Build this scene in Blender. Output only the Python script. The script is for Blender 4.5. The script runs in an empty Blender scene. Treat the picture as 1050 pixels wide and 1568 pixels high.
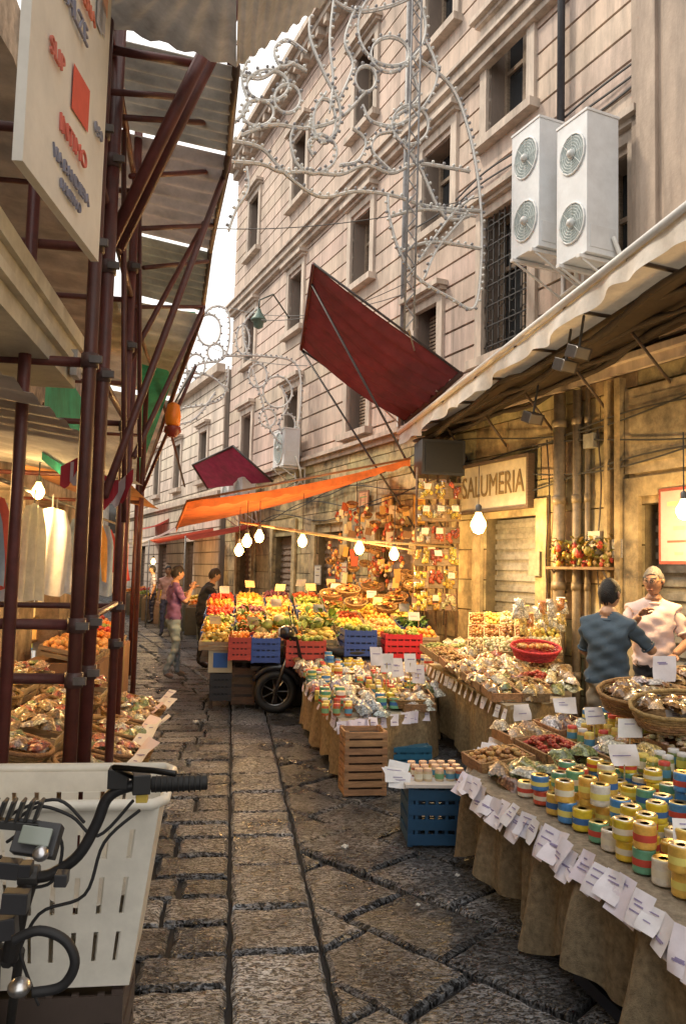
import bpy, bmesh, math, random
import numpy as np
from mathutils import Matrix, Vector
random.seed(7)
R=random.random
def U(a,b): return a+(b-a)*random.random()
sc=bpy.context.scene
# ---------------------------------------------------------------- camera
F=1200.0; ro=math.radians(1.5)
dx,dy=-170*math.cos(ro)+86*math.sin(ro), -170*math.sin(ro)-86*math.cos(ro)
pitch=math.atan(-dy/F); yaw=math.atan(-dx/F*math.cos(pitch))
CR=(Matrix.Rotation(-yaw,3,'Z')@Matrix.Rotation(math.pi/2+pitch,3,'X')@Matrix.Rotation(ro,3,'Z'))
CH=1.75
cd=bpy.data.cameras.new("camera"); cam=bpy.data.objects.new("camera",cd); sc.collection.objects.link(cam)
cam.matrix_world=Matrix.Translation((0,0,CH))@CR.to_4x4()
cd.sensor_fit='VERTICAL'; cd.sensor_height=36; cd.lens=F/1568*36; cd.clip_end=1000; cd.clip_start=.05
sc.camera=cam
def ray(u,v): return CR@Vector(((u-525)/F,(784-v)/F,-1))
def atY(u,v,Y):
    d=ray(u,v); t=Y/d.y; return Vector((d.x*t,Y,CH+d.z*t))
def onG(u,v,z=0):
    d=ray(u,v); t=(z-CH)/d.z; return Vector((d.x*t,d.y*t,z))
# ---------------------------------------------------------------- materials
def mat(name,rough=.7,nscale=8,namt=.25,bump=.0,bscale=60,metal=0,spec=.5,stretch=(1,1,1),emit=0,dirt=0,coat=0,cells=0,dirtcol=(.05,.042,.035,1),transl=0,streak=0):
    m=bpy.data.materials.new(name); m.use_nodes=True; nt=m.node_tree; N=nt.nodes; L=nt.links
    b=N['Principled BSDF']; b.inputs['Roughness'].default_value=rough; b.inputs['Metallic'].default_value=metal
    b.inputs['Specular IOR Level'].default_value=spec
    a=N.new('ShaderNodeAttribute'); a.attribute_name='Col'
    tc=N.new('ShaderNodeTexCoord'); mp=N.new('ShaderNodeMapping'); mp.inputs['Scale'].default_value=stretch
    L.new(tc.outputs['Object'],mp.inputs['Vector'])
    n=N.new('ShaderNodeTexNoise'); n.inputs['Scale'].default_value=nscale; n.inputs['Detail'].default_value=5; n.inputs['Roughness'].default_value=.65
    L.new(mp.outputs[0],n.inputs['Vector'])
    mr=N.new('ShaderNodeMapRange'); mr.inputs[1].default_value=.3; mr.inputs[2].default_value=.7
    mr.inputs[3].default_value=1-namt; mr.inputs[4].default_value=1+namt*.6
    L.new(n.outputs['Fac'],mr.inputs[0])
    mx=N.new('ShaderNodeMix'); mx.data_type='RGBA'; mx.blend_type='MULTIPLY'; mx.inputs[0].default_value=1
    L.new(a.outputs['Color'],mx.inputs[6]); L.new(mr.outputs[0],mx.inputs[7])
    out=mx.outputs[2]
    if cells:
        vo=N.new('ShaderNodeTexVoronoi'); vo.inputs['Scale'].default_value=cells; L.new(tc.outputs['Object'],vo.inputs['Vector'])
        sp=N.new('ShaderNodeSeparateColor'); L.new(vo.outputs['Color'],sp.inputs[0])
        rc=N.new('ShaderNodeMapRange'); rc.inputs[3].default_value=.45; rc.inputs[4].default_value=1.5; L.new(sp.outputs[0],rc.inputs[0])
        rd=N.new('ShaderNodeMapRange'); rd.inputs[1].default_value=.0; rd.inputs[2].default_value=.75; rd.inputs[3].default_value=1.1; rd.inputs[4].default_value=.45; L.new(vo.outputs['Distance'],rd.inputs[0])
        mm=N.new('ShaderNodeMath'); mm.operation='MULTIPLY'; L.new(rc.outputs[0],mm.inputs[0]); L.new(rd.outputs[0],mm.inputs[1])
        m3=N.new('ShaderNodeMix'); m3.data_type='RGBA'; m3.blend_type='MULTIPLY'; m3.inputs[0].default_value=1
        L.new(out,m3.inputs[6]); L.new(mm.outputs[0],m3.inputs[7]); out=m3.outputs[2]
    def layer(scale3,ns,lo,hi,amt,col,out):
        mq=N.new('ShaderNodeMapping'); mq.inputs['Scale'].default_value=scale3; L.new(tc.outputs['Object'],mq.inputs['Vector'])
        n2=N.new('ShaderNodeTexNoise'); n2.inputs['Scale'].default_value=ns; n2.inputs['Detail'].default_value=8; n2.inputs['Roughness'].default_value=.7
        L.new(mq.outputs[0],n2.inputs['Vector'])
        r2=N.new('ShaderNodeMapRange'); r2.inputs[1].default_value=lo; r2.inputs[2].default_value=hi; r2.inputs[3].default_value=0; r2.inputs[4].default_value=amt
        L.new(n2.outputs['Fac'],r2.inputs[0])
        m2=N.new('ShaderNodeMix'); m2.data_type='RGBA'; m2.inputs[7].default_value=col
        L.new(r2.outputs[0],m2.inputs[0]); L.new(out,m2.inputs[6]); return m2.outputs[2]
    if dirt>0: out=layer(stretch,nscale*.22+.3,.45,.68,dirt,dirtcol,out)
    if streak>0: out=layer((3.5,3.5,.18),1.6,.5,.72,streak,(.13,.115,.10,1),out)
    L.new(out,b.inputs['Base Color'])
    if bump>0:
        n3=N.new('ShaderNodeTexNoise'); n3.inputs['Scale'].default_value=bscale; n3.inputs['Detail'].default_value=4
        L.new(tc.outputs['Object'],n3.inputs['Vector'])
        bp=N.new('ShaderNodeBump'); bp.inputs['Strength'].default_value=bump; bp.inputs['Distance'].default_value=.01
        L.new(n3.outputs['Fac'],bp.inputs['Height']); L.new(bp.outputs[0],b.inputs['Normal'])
    if emit:
        L.new(a.outputs['Color'],b.inputs['Emission Color']); b.inputs['Emission Strength'].default_value=emit
        m.cycles.emission_sampling='NONE'
    if coat: b.inputs['Coat Weight'].default_value=coat; b.inputs['Coat Roughness'].default_value=.12
    if transl:
        tr=N.new('ShaderNodeBsdfTranslucent'); L.new(out,tr.inputs[0]); ms=N.new('ShaderNodeMixShader'); ms.inputs[0].default_value=transl
        L.new(b.outputs[0],ms.inputs[1]); L.new(tr.outputs[0],ms.inputs[2]); L.new(ms.outputs[0],N['Material Output'].inputs[0])
    return m
M_PL=mat('aged_plaster',.85,5,.45,.7,26,dirt=.9,stretch=(1,1,.9))
M_FAC=mat('facade_plaster',.9,3,.2,.4,40,dirt=.55,stretch=(1.6,1.6,.5),dirtcol=(.22,.18,.15,1),streak=.55)
M_TRIM=mat('stone_trim',.85,4,.25,.35,30,dirt=.5,stretch=(1.5,1.5,.5),dirtcol=(.17,.14,.12,1),streak=.45)
M_MET=mat('painted_metal',.45,14,.35,.15,50,dirt=.35)
M_CHROME=mat('bare_metal',.3,10,.15,metal=1)
M_WHITE=mat('white_enamel',.4,6,.08,dirt=.22,dirtcol=(.25,.22,.18,1))
M_CLOTH=mat('cloth',.9,10,.2,.3,200)
M_BUR=mat('burlap',.95,30,.45,.8,220,transl=.15)
M_AWN=mat('awning_fabric',.75,5,.3,.2,80,dirt=.35,transl=.35)
M_WOOD=mat('wood',.7,9,.4,.4,40,stretch=(1,1,6),dirt=.2)
M_PLA=mat('plastic',.4,10,.12)
M_PAP=mat('paper',.8,20,.08,.15,25)
M_BAG=mat('cellophane_bag',.3,30,.2,.9,45,coat=1,cells=75)
M_TIN=mat('printed_tin',.3,30,.25,coat=.5)
M_FRU=mat('fruit',.45,24,.35,.25,60)
M_LEAF=mat('leaves',.6,40,.5,.6,60)
M_SKIN=mat('skin',.5,12,.08,.1,90)
M_HAIR=mat('hair',.6,60,.4,.8,150)
M_GLASS=mat('window_glass',.08,3,.1,spec=.8)
M_RUB=mat('rubber',.6,20,.2)
M_BULB=mat('lit_bulb',.3,1,0,emit=9)
M_GLOW=mat('glowing_shop_goods',.6,4,.3,emit=.6)  # goods emit their own glow, standing in for light inside the shops
M_WICK=mat('wicker',.7,40,.5,.8,90)
M_CAN=mat('corrugated_sheet',.6,5,.3,.2,30,dirt=.5,transl=.2)
M_CANW=mat('canvas',.8,6,.2,.2,90,dirt=.35,dirtcol=(.25,.19,.12,1),transl=.15)
def paving():
    m=bpy.data.materials.new('paving_stone'); m.use_nodes=True; nt=m.node_tree; N=nt.nodes; L=nt.links
    b=N['Principled BSDF']; b.inputs['Specular IOR Level'].default_value=.6
    a=N.new('ShaderNodeAttribute'); a.attribute_name='Col'
    tc=N.new('ShaderNodeTexCoord')
    def nz(scale,vec,det=4,dist=0,ro_=.6):
        n=N.new('ShaderNodeTexNoise'); n.inputs['Scale'].default_value=scale; n.inputs['Detail'].default_value=det; n.inputs['Distortion'].default_value=dist; n.inputs['Roughness'].default_value=ro_; L.new(vec,n.inputs['Vector']); return n.outputs['Fac']
    def mr(x,a0,a1,b0,b1):
        r=N.new('ShaderNodeMapRange'); r.inputs[1].default_value=a0; r.inputs[2].default_value=a1; r.inputs[3].default_value=b0; r.inputs[4].default_value=b1; L.new(x,r.inputs[0]); return r.outputs[0]
    def mul(x,y,op='MULTIPLY'):
        q=N.new('ShaderNodeMath'); q.operation=op; L.new(x,q.inputs[0]); L.new(y,q.inputs[1]); return q.outputs[0]
    mp=N.new('ShaderNodeMapping'); mp.inputs['Scale'].default_value=(17,34,10); mp.inputs['Rotation'].default_value=(0,0,.3)
    L.new(tc.outputs['Object'],mp.inputs['Vector'])
    n=nz(1.9,mp.outputs[0],2,1.0); n2=nz(2.2,tc.outputs['Object'],7); n4=nz(130,tc.outputs['Object'],3)
    c=mul(mul(mr(n,.43,.54,.10,1.5),mr(n2,.36,.64,.5,1.35)),mr(n4,.3,.7,.65,1.3))
    mx=N.new('ShaderNodeMix'); mx.data_type='RGBA'; mx.blend_type='MULTIPLY'; mx.inputs[0].default_value=1
    L.new(a.outputs['Color'],mx.inputs[6]); L.new(c,mx.inputs[7]); L.new(mx.outputs[2],b.inputs['Base Color'])
    L.new(mr(n2,.35,.65,.22,.5),b.inputs['Roughness'])
    bp=N.new('ShaderNodeBump'); bp.inputs['Strength'].default_value=1; bp.inputs['Distance'].default_value=.022
    L.new(mul(mr(n,.36,.6,0,1),mr(n4,0,1,.92,1.08)),bp.inputs['Height']); L.new(bp.outputs[0],b.inputs['Normal'])
    return m
M_PAVE=paving()
# ---------------------------------------------------------------- mesh builder
def ico(sub):
    bm=bmesh.new(); bmesh.ops.create_icosphere(bm,subdivisions=sub,radius=1)
    v=[tuple(x.co) for x in bm.verts]; f=[tuple(q.index for q in x.verts) for x in bm.faces]; bm.free(); return v,f
ICO={1:ico(1),2:ico(2),3:ico(3)}
def rz(a): return Matrix.Rotation(a,3,'Z')
def rx(a): return Matrix.Rotation(a,3,'X')
def ry(a): return Matrix.Rotation(a,3,'Y')
I3=Matrix.Identity(3)
BF=[(3,2,1,0),(4,5,6,7),(0,1,5,4),(1,2,6,5),(2,3,7,6),(3,0,4,7)]
class MB:
    def __init__(s): s.v=[];s.f=[];s.c=[];s.m=[];s.s=[];s.mats=[]
    def add(s,vs,fs,col,mt,smooth=False):
        o=len(s.v); s.v.extend([tuple(x) for x in vs])
        if mt not in s.mats: s.mats.append(mt)
        k=s.mats.index(mt); cc=(col[0],col[1],col[2],1)
        for f in fs: s.f.append(tuple(i+o for i in f)); s.c.append(cc); s.m.append(k); s.s.append(smooth)
    def box(s,c,sz,col,mt,rot=I3,taper=1):
        hx,hy,hz=sz[0]/2,sz[1]/2,sz[2]/2; c=Vector(c); vs=[]
        for z in(-1,1):
            t=taper if z<0 else 1
            for x,y in((-1,-1),(1,-1),(1,1),(-1,1)): vs.append(c+rot@Vector((x*hx*t,y*hy*t,z*hz)))
        s.add(vs,BF,col,mt)
    def tube(s,pts,r,col,mt,n=8,closed=False,cap=True):
        pts=[Vector(p) for p in pts]; k=len(pts); rs=r if isinstance(r,(list,tuple)) else [r]*k
        vs=[];fs=[]; prev=None
        for i,p in enumerate(pts):
            if closed: t=pts[(i+1)%k]-pts[i-1]
            else: t=pts[min(i+1,k-1)]-pts[max(i-1,0)]
            if t.length<1e-9: t=Vector((0,0,1))
            t.normalize()
            if prev is None:
                up=Vector((0,0,1)) if abs(t.z)<.9 else Vector((1,0,0)); a=t.cross(up).normalized()
            else:
                a=prev-t*prev.dot(t)
                a=a.normalized() if a.length>1e-6 else t.orthogonal().normalized()
            prev=a; b=t.cross(a)
            for j in range(n):
                g=2*math.pi*j/n; vs.append(p+(a*math.cos(g)+b*math.sin(g))*rs[i])
        m=k if closed else k-1
        for i in range(m):
            i2=(i+1)%k
            for j in range(n): fs.append((i*n+j,i*n+(j+1)%n,i2*n+(j+1)%n,i2*n+j))
        if not closed and cap: fs.append(tuple(range(n-1,-1,-1))); fs.append(tuple((k-1)*n+j for j in range(n)))
        s.add(vs,fs,col,mt,n>5)
    def ball(s,c,r,col,mt,sub=1,sc=(1,1,1),jit=0,rot=I3,smooth=True):
        c=Vector(c); V,Fs=ICO[sub]
        vs=[c+rot@Vector((x*r*sc[0]*(1+U(-jit,jit)),y*r*sc[1]*(1+U(-jit,jit)),z*r*sc[2]*(1+U(-jit,jit)))) for x,y,z in V]
        s.add(vs,Fs,col,mt,smooth)
    def lathe(s,c,prof,col,mt,n=12,rot=I3):
        c=Vector(c); vs=[]; o=[]
        for r,z in prof:
            for j in range(n): g=2*math.pi*j/n; vs.append(c+rot@Vector((r*math.cos(g),r*math.sin(g),z)))
        for i in range(len(prof)-1): o+=[(i*n+j,i*n+(j+1)%n,(i+1)*n+(j+1)%n,(i+1)*n+j) for j in range(n)]
        s.add(vs,o,col,mt,True)
        s.add(vs[-n:],[tuple(range(n))],col,mt); s.add(vs[:n],[tuple(range(n-1,-1,-1))],col,mt)
    def grid(s,fn,nu,nv,col,mt,smooth=True):
        vs=[fn(i/nu,j/nv) for j in range(nv+1) for i in range(nu+1)]
        fs=[(j*(nu+1)+i,j*(nu+1)+i+1,(j+1)*(nu+1)+i+1,(j+1)*(nu+1)+i) for j in range(nv) for i in range(nu)]
        s.add(vs,fs,col,mt,smooth)
    def quad4(s,a,b,c,d,col,mt,nu=8,nv=8,sag=0,wav=0,wn=6,smooth=True):
        a,b,c,d=map(Vector,(a,b,c,d))
        def fn(x,y):
            p=(a*(1-x)+b*x)*(1-y)+(d*(1-x)+c*x)*y
            p.z-=sag*4*x*(1-x)*4*y*(1-y)*.5+sag*.5*4*x*(1-x); p.z+=wav*math.sin(wn*2*math.pi*x); return p
        s.grid(fn,nu,nv,col,mt,smooth)
    def done(s,name,parent=None,bevel=0):
        me=bpy.data.meshes.new(name); me.from_pydata(s.v,[],s.f)
        for m in s.mats: me.materials.append(m)
        at=me.attributes.new('Col','FLOAT_COLOR','CORNER')
        n=np.array([len(f) for f in s.f]); c=np.repeat(np.array(s.c,dtype=np.float32),n,axis=0)
        at.data.foreach_set('color',c.ravel())
        me.polygons.foreach_set('material_index',s.m); me.polygons.foreach_set('use_smooth',s.s); me.update()
        ob=bpy.data.objects.new(name,me); sc.collection.objects.link(ob)
        if parent: ob.parent=parent
        if bevel:
            b=ob.modifiers.new('b','BEVEL'); b.width=bevel; b.segments=2; b.limit_method='ANGLE'
        return ob
def empty(name):
    e=bpy.data.objects.new(name,None); sc.collection.objects.link(e); return e
def jc(c,a=.1):
    k=1+U(-a,a); return tuple(min(1,max(0,x*k*(1+U(-a*.4,a*.4)))) for x in c)
# ---------------------------------------------------------------- ground
def bendx(Y): return -.235*(Y-11) if Y>11 else 0
g=MB(); g.add([(-300,-300,-.035),(300,-300,-.035),(300,300,-.035),(-300,300,-.035)],[(0,1,2,3)],(.022,.02,.02),mat('ground_dirt',.9,3,.4)); g.done('ground')
def clip(poly,nx,ny,d):
    out=[]
    for i in range(len(poly)):
        a=poly[i]; b=poly[(i+1)%len(poly)]; da=nx*a[0]+ny*a[1]-d; db=nx*b[0]+ny*b[1]-d
        if da>=0: out.append(a)
        if (da>=0)!=(db>=0):
            t=da/(da-db); out.append((a[0]+(b[0]-a[0])*t,a[1]+(b[1]-a[1])*t))
    return out
pv=MB()
def slab(poly,col,gap=.010,bev=.016,hz=.008):
    if len(poly)<3: return
    A=sum(poly[i][0]*poly[(i+1)%len(poly)][1]-poly[(i+1)%len(poly)][0]*poly[i][1] for i in range(len(poly)))/2
    if abs(A)<.01: return
    if A<0: poly=poly[::-1]
    q=poly; g_=gap+U(0,.008)
    for i in range(len(poly)):
        a=poly[i]; b=poly[(i+1)%len(poly)]; ex,ey=b[0]-a[0],b[1]-a[1]; l=math.hypot(ex,ey)
        if l<1e-5: continue
        nx,ny=-ey/l,ex/l; q=clip(q,nx,ny,nx*a[0]+ny*a[1]+g_)
        if len(q)<3: return
    p=[]
    for i in range(len(q)):
        a=q[i]; b=q[(i+1)%len(q)]; l=math.hypot(b[0]-a[0],b[1]-a[1]); k=max(1,int(l/.07))
        for j in range(k):
            t=j/k; w=.007 if j else .003; p.append((a[0]+(b[0]-a[0])*t+U(-w,w),a[1]+(b[1]-a[1])*t+U(-w,w)))
    cx=sum(w[0] for w in p)/len(p); cy=sum(w[1] for w in p)/len(p)
    z0=U(-hz,hz); tx,ty=U(-.014,.014),U(-.014,.014); n=len(p); vs=[]
    def pt(x,y,z): return (x+bendx(y),y,z)
    for w in p: vs.append(pt(w[0],w[1],-.035))
    for w in p: vs.append(pt(w[0],w[1],-.016+z0))
    for w in p:
        ddx,ddy=cx-w[0],cy-w[1]; l=math.hypot(ddx,ddy)+1e-6; k=bev*U(.8,2.0)/l
        x,y=w[0]+ddx*k,w[1]+ddy*k; vs.append(pt(x,y,z0+tx*(x-cx)+ty*(y-cy)))
    fs=[tuple(2*n+i for i in range(n))]
    for i in range(n):
        j=(i+1)%n; fs.append((i,j,n+j,n+i)); fs.append((n+i,n+j,2*n+j,2*n+i))
    pv.add(vs,fs,col,M_PAVE)
def scol(a=.11,b=.24):
    k=U(a,b); return (k*.94,k*.98,k*1.05)
xl,xr=.055,.475
y=-1.0
while y<46:
    l=U(.42,.62); slab([(xl,y),(xr,y),(xr,y+l),(xl,y+l)],scol(.23,.34),gap=.006); y+=l
y=-1.0; sk=0
while y<46:
    h=U(.26,.36); x=xl; first=U(.25,.5)
    while x>-4.5:
        w=first if x==xl else U(.38,.6)
        slab([(x-w,y+U(-.012,.012)),(x,y+U(-.012,.012)),(x,y+h),(x-w,y+h)],scol(.11,.26)); x-=w
    y+=h
s=.50; ca,sa=math.cos(math.radians(38)),math.sin(math.radians(38))
for i in range(-8,75):
    off=U(0,s)
    for j in range(-80,80):
        a0,b0=i*s,j*s*1.25+off
        P=[(ca*a-sa*b,sa*a+ca*b) for a,b in [(a0,b0),(a0+s,b0),(a0+s,b0+s*1.25),(a0,b0+s*1.25)]]
        cx=sum(p[0] for p in P)/4; cy=sum(p[1] for p in P)/4
        if cx<-.2 or cx>7 or cy<-1 or cy>46: continue
        P=[(p[0]+.02*math.sin(p[0]*7+p[1]*5),p[1]+.02*math.sin(p[0]*5-p[1]*6)) for p in P]
        slab(clip(P,1,0,xr),scol(.10,.22))
pv.done('street_paving')
# ---------------------------------------------------------------- facades
PINK=(.62,.495,.415); TRIM=(.60,.51,.43); OCH=(.50,.40,.22)
class Wall:
    def __init__(s,a,sl,k,side):
        s.a=a;s.sl=sl;s.k=k; s.n=Vector((1,-sl,0)).normalized()*(1 if side>0 else -1); s.side=side
    def P(s,Y,p,z): return Vector((s.a+s.sl*Y+s.n.x*p,Y+s.n.y*p,z+s.k*(Y-8)*(min(1,max(0,(z-3)/3)))))
    def box(s,mb,Y0,Y1,p0,p1,z0,z1,col,mt):
        vs=[s.P(a,b,c) for c in(z0,z1) for a,b in((Y0,p0),(Y1,p0),(Y1,p1),(Y0,p1))]
        f=BF if s.side<0 else [tuple(reversed(q)) for q in BF]
        mb.add(vs,[tuple(reversed(q)) for q in f],col,mt)
    def hit(s,u,v,p=0):
        d=ray(u,v); P0=Vector((s.a,0,0)); o=Vector((0,0,CH)); t=(p+s.n.dot(P0)-s.n.dot(o))/s.n.dot(d); return o+d*t
def facade(W,Y0,Y1,zb,zt,ops,ch,wcol,rust=True,matw=None,parent=None,joint=.018,vj=0):
    mb=MB(); matw=matw or M_FAC; z=zb; row=0
    bcol=tuple(x*.42 for x in wcol) if rust else wcol
    while z<zt-.01:
        row+=1
        z1=min(z+ch,zt); zm=(z+z1)/2; cuts=sorted([(o[0]-o[1]/2,o[0]+o[1]/2) for o in ops if o[2]<zm<o[3]])
        spans=[];a=Y0
        for c0,c1 in cuts: spans.append((a,c0)); a=c1
        spans.append((a,Y1))
        for a,b in spans:
            if b-a<.02: continue
            W.box(mb,a,b,-.35,0,z,z1,bcol,matw)
            if rust:
                if not vj: W.box(mb,a,b,0,.04,z+joint,z1-joint,jc(wcol,.06),matw)
                else:
                    y=a; first=True
                    while y<b-.01:
                        l=vj*U(.8,1.2)*(.5 if first and row%2 else 1); first=False; y2=min(b,y+l)
                        if b-y2<.2: y2=b
                        W.box(mb,y+.006,y2-.006,0,.04+U(-.006,.006),z+joint,z1-joint,jc(wcol,.16),matw); y=y2
        z=z1
    mb.done('walls',parent)
def window(W,mb,o,kind,tcol):
    Y,w,z0,z1=o[:4]; a,b=Y-w/2,Y+w/2
    for (q,r_) in((a-.16,a),(b,b+.16)): W.box(mb,q,r_,0,.09,z0-.02,z1,tcol,M_TRIM)
    W.box(mb,a-.16,b+.16,0,.09,z1,z1+.18,tcol,M_TRIM)
    W.box(mb,a-.24,b+.24,0,.24,z1+.2,z1+.28,tcol,M_TRIM); W.box(mb,a-.2,b+.2,0,.16,z1+.14,z1+.2,tcol,M_TRIM)
    W.box(mb,a-.22,b+.22,0,.2,z0-.14,z0-.02,tcol,M_TRIM)
    W.box(mb,a,b,-.34,-.28,z0,z1,(.03,.035,.04),M_GLASS)
    fc=(.34,.26,.19) if kind!='g' else (.10,.14,.10)
    for q,r_ in((a,a+.06),(b-.06,b),(Y-.04,Y+.04)): W.box(mb,q,r_,-.28,-.23,z0,z1,fc,M_WOOD)
    for z in(z0,z0+(z1-z0)*.62,z1-.06): W.box(mb,a,b,-.275,-.235,z,z+.06,fc,M_WOOD)
    if kind in('s','g'):
        z=z0+.08
        while z<z1-.08:
            W.box(mb,a+.05,Y-.04,-.22,-.18,z,z+.035,fc,M_WOOD)
            if kind=='g' or Y<16: W.box(mb,Y+.04,b-.05,-.22,-.18,z,z+.035,fc,M_WOOD)
            z+=.06
    if kind=='i':
        IR=(.04,.035,.03)
        for i in range(8):
            y=a+(i+.5)*w/8; mb.tube([W.P(y,.02,z0),W.P(y,.02,z1)],.011,IR,M_MET,5)
        for i in range(7):
            z=z0+(i+.5)*(z1-z0)/7; mb.tube([W.P(a,.025,z),W.P(b,.025,z)],.011,IR,M_MET,5)
            for kx in range(4):
                y=a+(kx+.5)*w/4; mb.tube([W.P(y+.08*math.cos(t*.785),.03,z+.08*math.sin(t*.785)) for t in range(8)],.008,IR,M_MET,4,closed=True)
def shutter(W,mb,a,b,z0,z1,col=(.25,.24,.2)):
    z=z0; i=0
    while z<z1:
        W.box(mb,a,b,-.2,-.14-.03*(i%2),z,min(z+.07,z1),col,M_MET); z+=.07;i+=1
WR=Wall(6.36,-.281,.02,-1)
pal=empty('palazzo_building')
ups=[]
for Y in(3.8,11.75,14.5,18.0,21.5):
    ups+= [(Y,.85,4.35,5.75,'s'),(Y,.85,7.15,8.6,'w'),(Y,.85,10.3,11.9,'w')]
ups=[o for o in ups if not (o[0]==11.75 and o[2]<5)]+[(12.0,.7,4.6,5.9,'s'),(9.95,1.0,4.75,6.75,'i'),(8.0,.5,4.7,6.5,'w'),(9.95,.9,7.9,9.5,'w')]
facade(WR,-5,23.3,3.95,13.4,ups,.35,PINK,parent=pal)
tr=MB()
for o in ups: window(WR,tr,o,o[4],TRIM)
for z0,z1,p in((8.95,9.05,.16),(9.05,9.2,.24),(9.2,9.25,.3),(3.95,4.05,.1),(4.05,4.12,.18),(13.2,13.4,.2),(13.4,13.55,.4),(13.55,13.7,.55)):
    WR.box(tr,-5,23.35,0.041,p,z0,z1,TRIM,M_TRIM)
WR.box(tr,-5,23.3,-.35,.0,13.4,13.75,PINK,M_FAC)
for Y in np.arange(-4,23,.45): WR.box(tr,Y,Y+.16,.2,.38,13.22,13.395,TRIM,M_TRIM)
for a,b,p0,p1 in((6.5,7.62,.041,.16),(6.62,7.5,.16,.22),(6.75,7.1,.22,.26),(7.2,7.4,.22,.27)): WR.box(tr,a,b,p0,p1,4.15+p0,13.2-p0,(.46,.37,.30),M_TRIM)
tr.done('window_trim',pal)
bd=MB()
vs=[WR.P(Y,p,z) for z in(3.96,13.3) for Y,p in((-5,-.36),(23.3,-.36),(23.3,-8),(-5,-8))]
bd.add(vs,BF,(.02,.02,.02),M_PL); vs=[WR.P(Y,p,z) for z in(0,3.94) for Y,p in((-5,-.6),(23.3,-.6),(23.3,-8),(-5,-8))]
bd.add(vs,BF,(.03,.025,.02),M_PL)
vs=[WR.P(Y,p,z) for z in(3.95,13.6) for Y,p in((23.3,0),(23.31,0),(23.31,-8),(23.3,-8))]; bd.add(vs,BF,PINK,M_FAC); bd.done('body',pal)
gf=[(7.0,1.2,0,2.6),(9.8,1.15,0,2.5),(12.9,1.3,0,2.6),(15.6,1.4,0,2.7),(18.3,1.3,0,2.7),(21.2,1.3,0,2.7)]
facade(WR,-5,23.3,0,3.95,gf,.42,OCH,rust=True,matw=M_PL,parent=pal,joint=.008,vj=.85)
gm=MB()
for Y,w,z0,z1 in gf:
    a,b=Y-w/2,Y+w/2
    for q,r_ in((a-.2,a),(b,b+.2)): WR.box(gm,q,r_,0.05,.1,0,z1+.2,(.5,.39,.21),M_PL)
    WR.box(gm,a,b,0.05,.1,z1,z1+.2,(.5,.39,.21),M_PL)
    shutter(WR,gm,a,b,0,z1,(.34,.33,.29) if Y<12 else (.32,.25,.2))
for (a,b,z0,z1) in((6.1,6.15,0,3.9),(7.82,7.9,0,3.9),(8.0,8.05,0,3.9)): WR.box(gm,a,b,0,.13,z0,z1,(.55,.42,.22),M_PL)
WR.box(gm,6.35,7.8,.05,.08,2.85,3.75,(.52,.42,.26),M_PL); WR.box(gm,6.45,7.7,.08,.09,2.95,3.65,(.44,.36,.22),M_PL)
for (Y,z,w,h) in((9.1,1.75,.2,.3),(8.1,2.0,.18,.26),(11.1,2.9,.25,.35),(12.0,1.9,.2,.3),(14.2,2.3,.3,.3),(8.2,3.2,.16,.16)): WR.box(gm,Y,Y+w,.05,.14,z,z+h,jc((.3,.28,.24),.3),M_MET)
gm.done('doorways',pal)
pp=MB()
for Y,r_,p in((8.75,.07,.14),(8.5,.05,.1),(8.35,.03,.08)):
    pp.tube([WR.P(Y,p,.0),WR.P(Y,p,1.5),WR.P(Y,p,3.9)],r_,(.30,.24,.16),M_MET,10)
    for z in(.6,1.6,2.6,3.5): pp.tube([WR.P(Y,p,z),WR.P(Y,p,z+.09)],r_*1.25,(.25,.20,.13),M_MET,10)
pp.tube([WR.P(12.6,.15,4.1),WR.P(12.6,.15,13.2)],.05,(.25,.25,.26),M_MET,8)
pp.tube([WR.P(8.75,.15,6.6),WR.P(8.75,.15,13.2)],.05,(.04,.04,.05),M_MET,8)
for k in range(3): pp.tube([WR.P(Y,.1+.03*math.sin(Y*3+k),7.1+.12*k+.03*math.sin(Y*2)) for Y in np.arange(6.8,12.5,.25)],.014,(.04,.04,.04),M_RUB,5)
for k in range(5): pp.tube([WR.P(Y,.12,2.9+.16*k+.14*math.sin(Y*1.1+k*2)) for Y in np.arange(6.5,20,.25)],.01,(.04,.04,.04),M_RUB,5)
for Y in (8.15,9.0,11.3,11.9,14.3): pp.tube([WR.P(Y+.03*math.sin(z*4),.1,z) for z in np.arange(1.0,3.6,.2)],.009,(.05,.04,.04),M_RUB,5)
pp.done('drain_pipes')
WF=Wall(.43,-.30,.02,-1); WF.a=(6.36-.281*23.4)-(-.30*23.4)-.15
fb=empty('far_palazzo_building')
fo=[(Y,.9,4.4,5.8,'s') for Y in(25.5,29,32.5,36)]
facade(WF,23.4,39,0,7.4,fo+[(Y,1.4,0,2.5) for Y in(27,31,35)],.37,(.68,.59,.50),parent=fb)
t2=MB()
for o in fo: window(WF,t2,o,'s',TRIM)
WF.box(t2,23.4,39,.041,.3,7.3,7.55,TRIM,M_TRIM); WF.box(t2,23.4,39,.041,.15,3.8,3.95,TRIM,M_TRIM)
for Y in(27,31,35): shutter(WF,t2,Y-.7,Y+.7,0,2.5,(.3,.22,.18))
vs=[WF.P(Y,p,z) for z in(0,7.3) for Y,p in((23.4,-.36),(39,-.36),(39,-7),(23.4,-7))]; t2.add(vs,BF,(.1,.08,.06),M_PL)
t2.done('trim',fb)
eb=empty('end_street_building'); e=MB()
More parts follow.
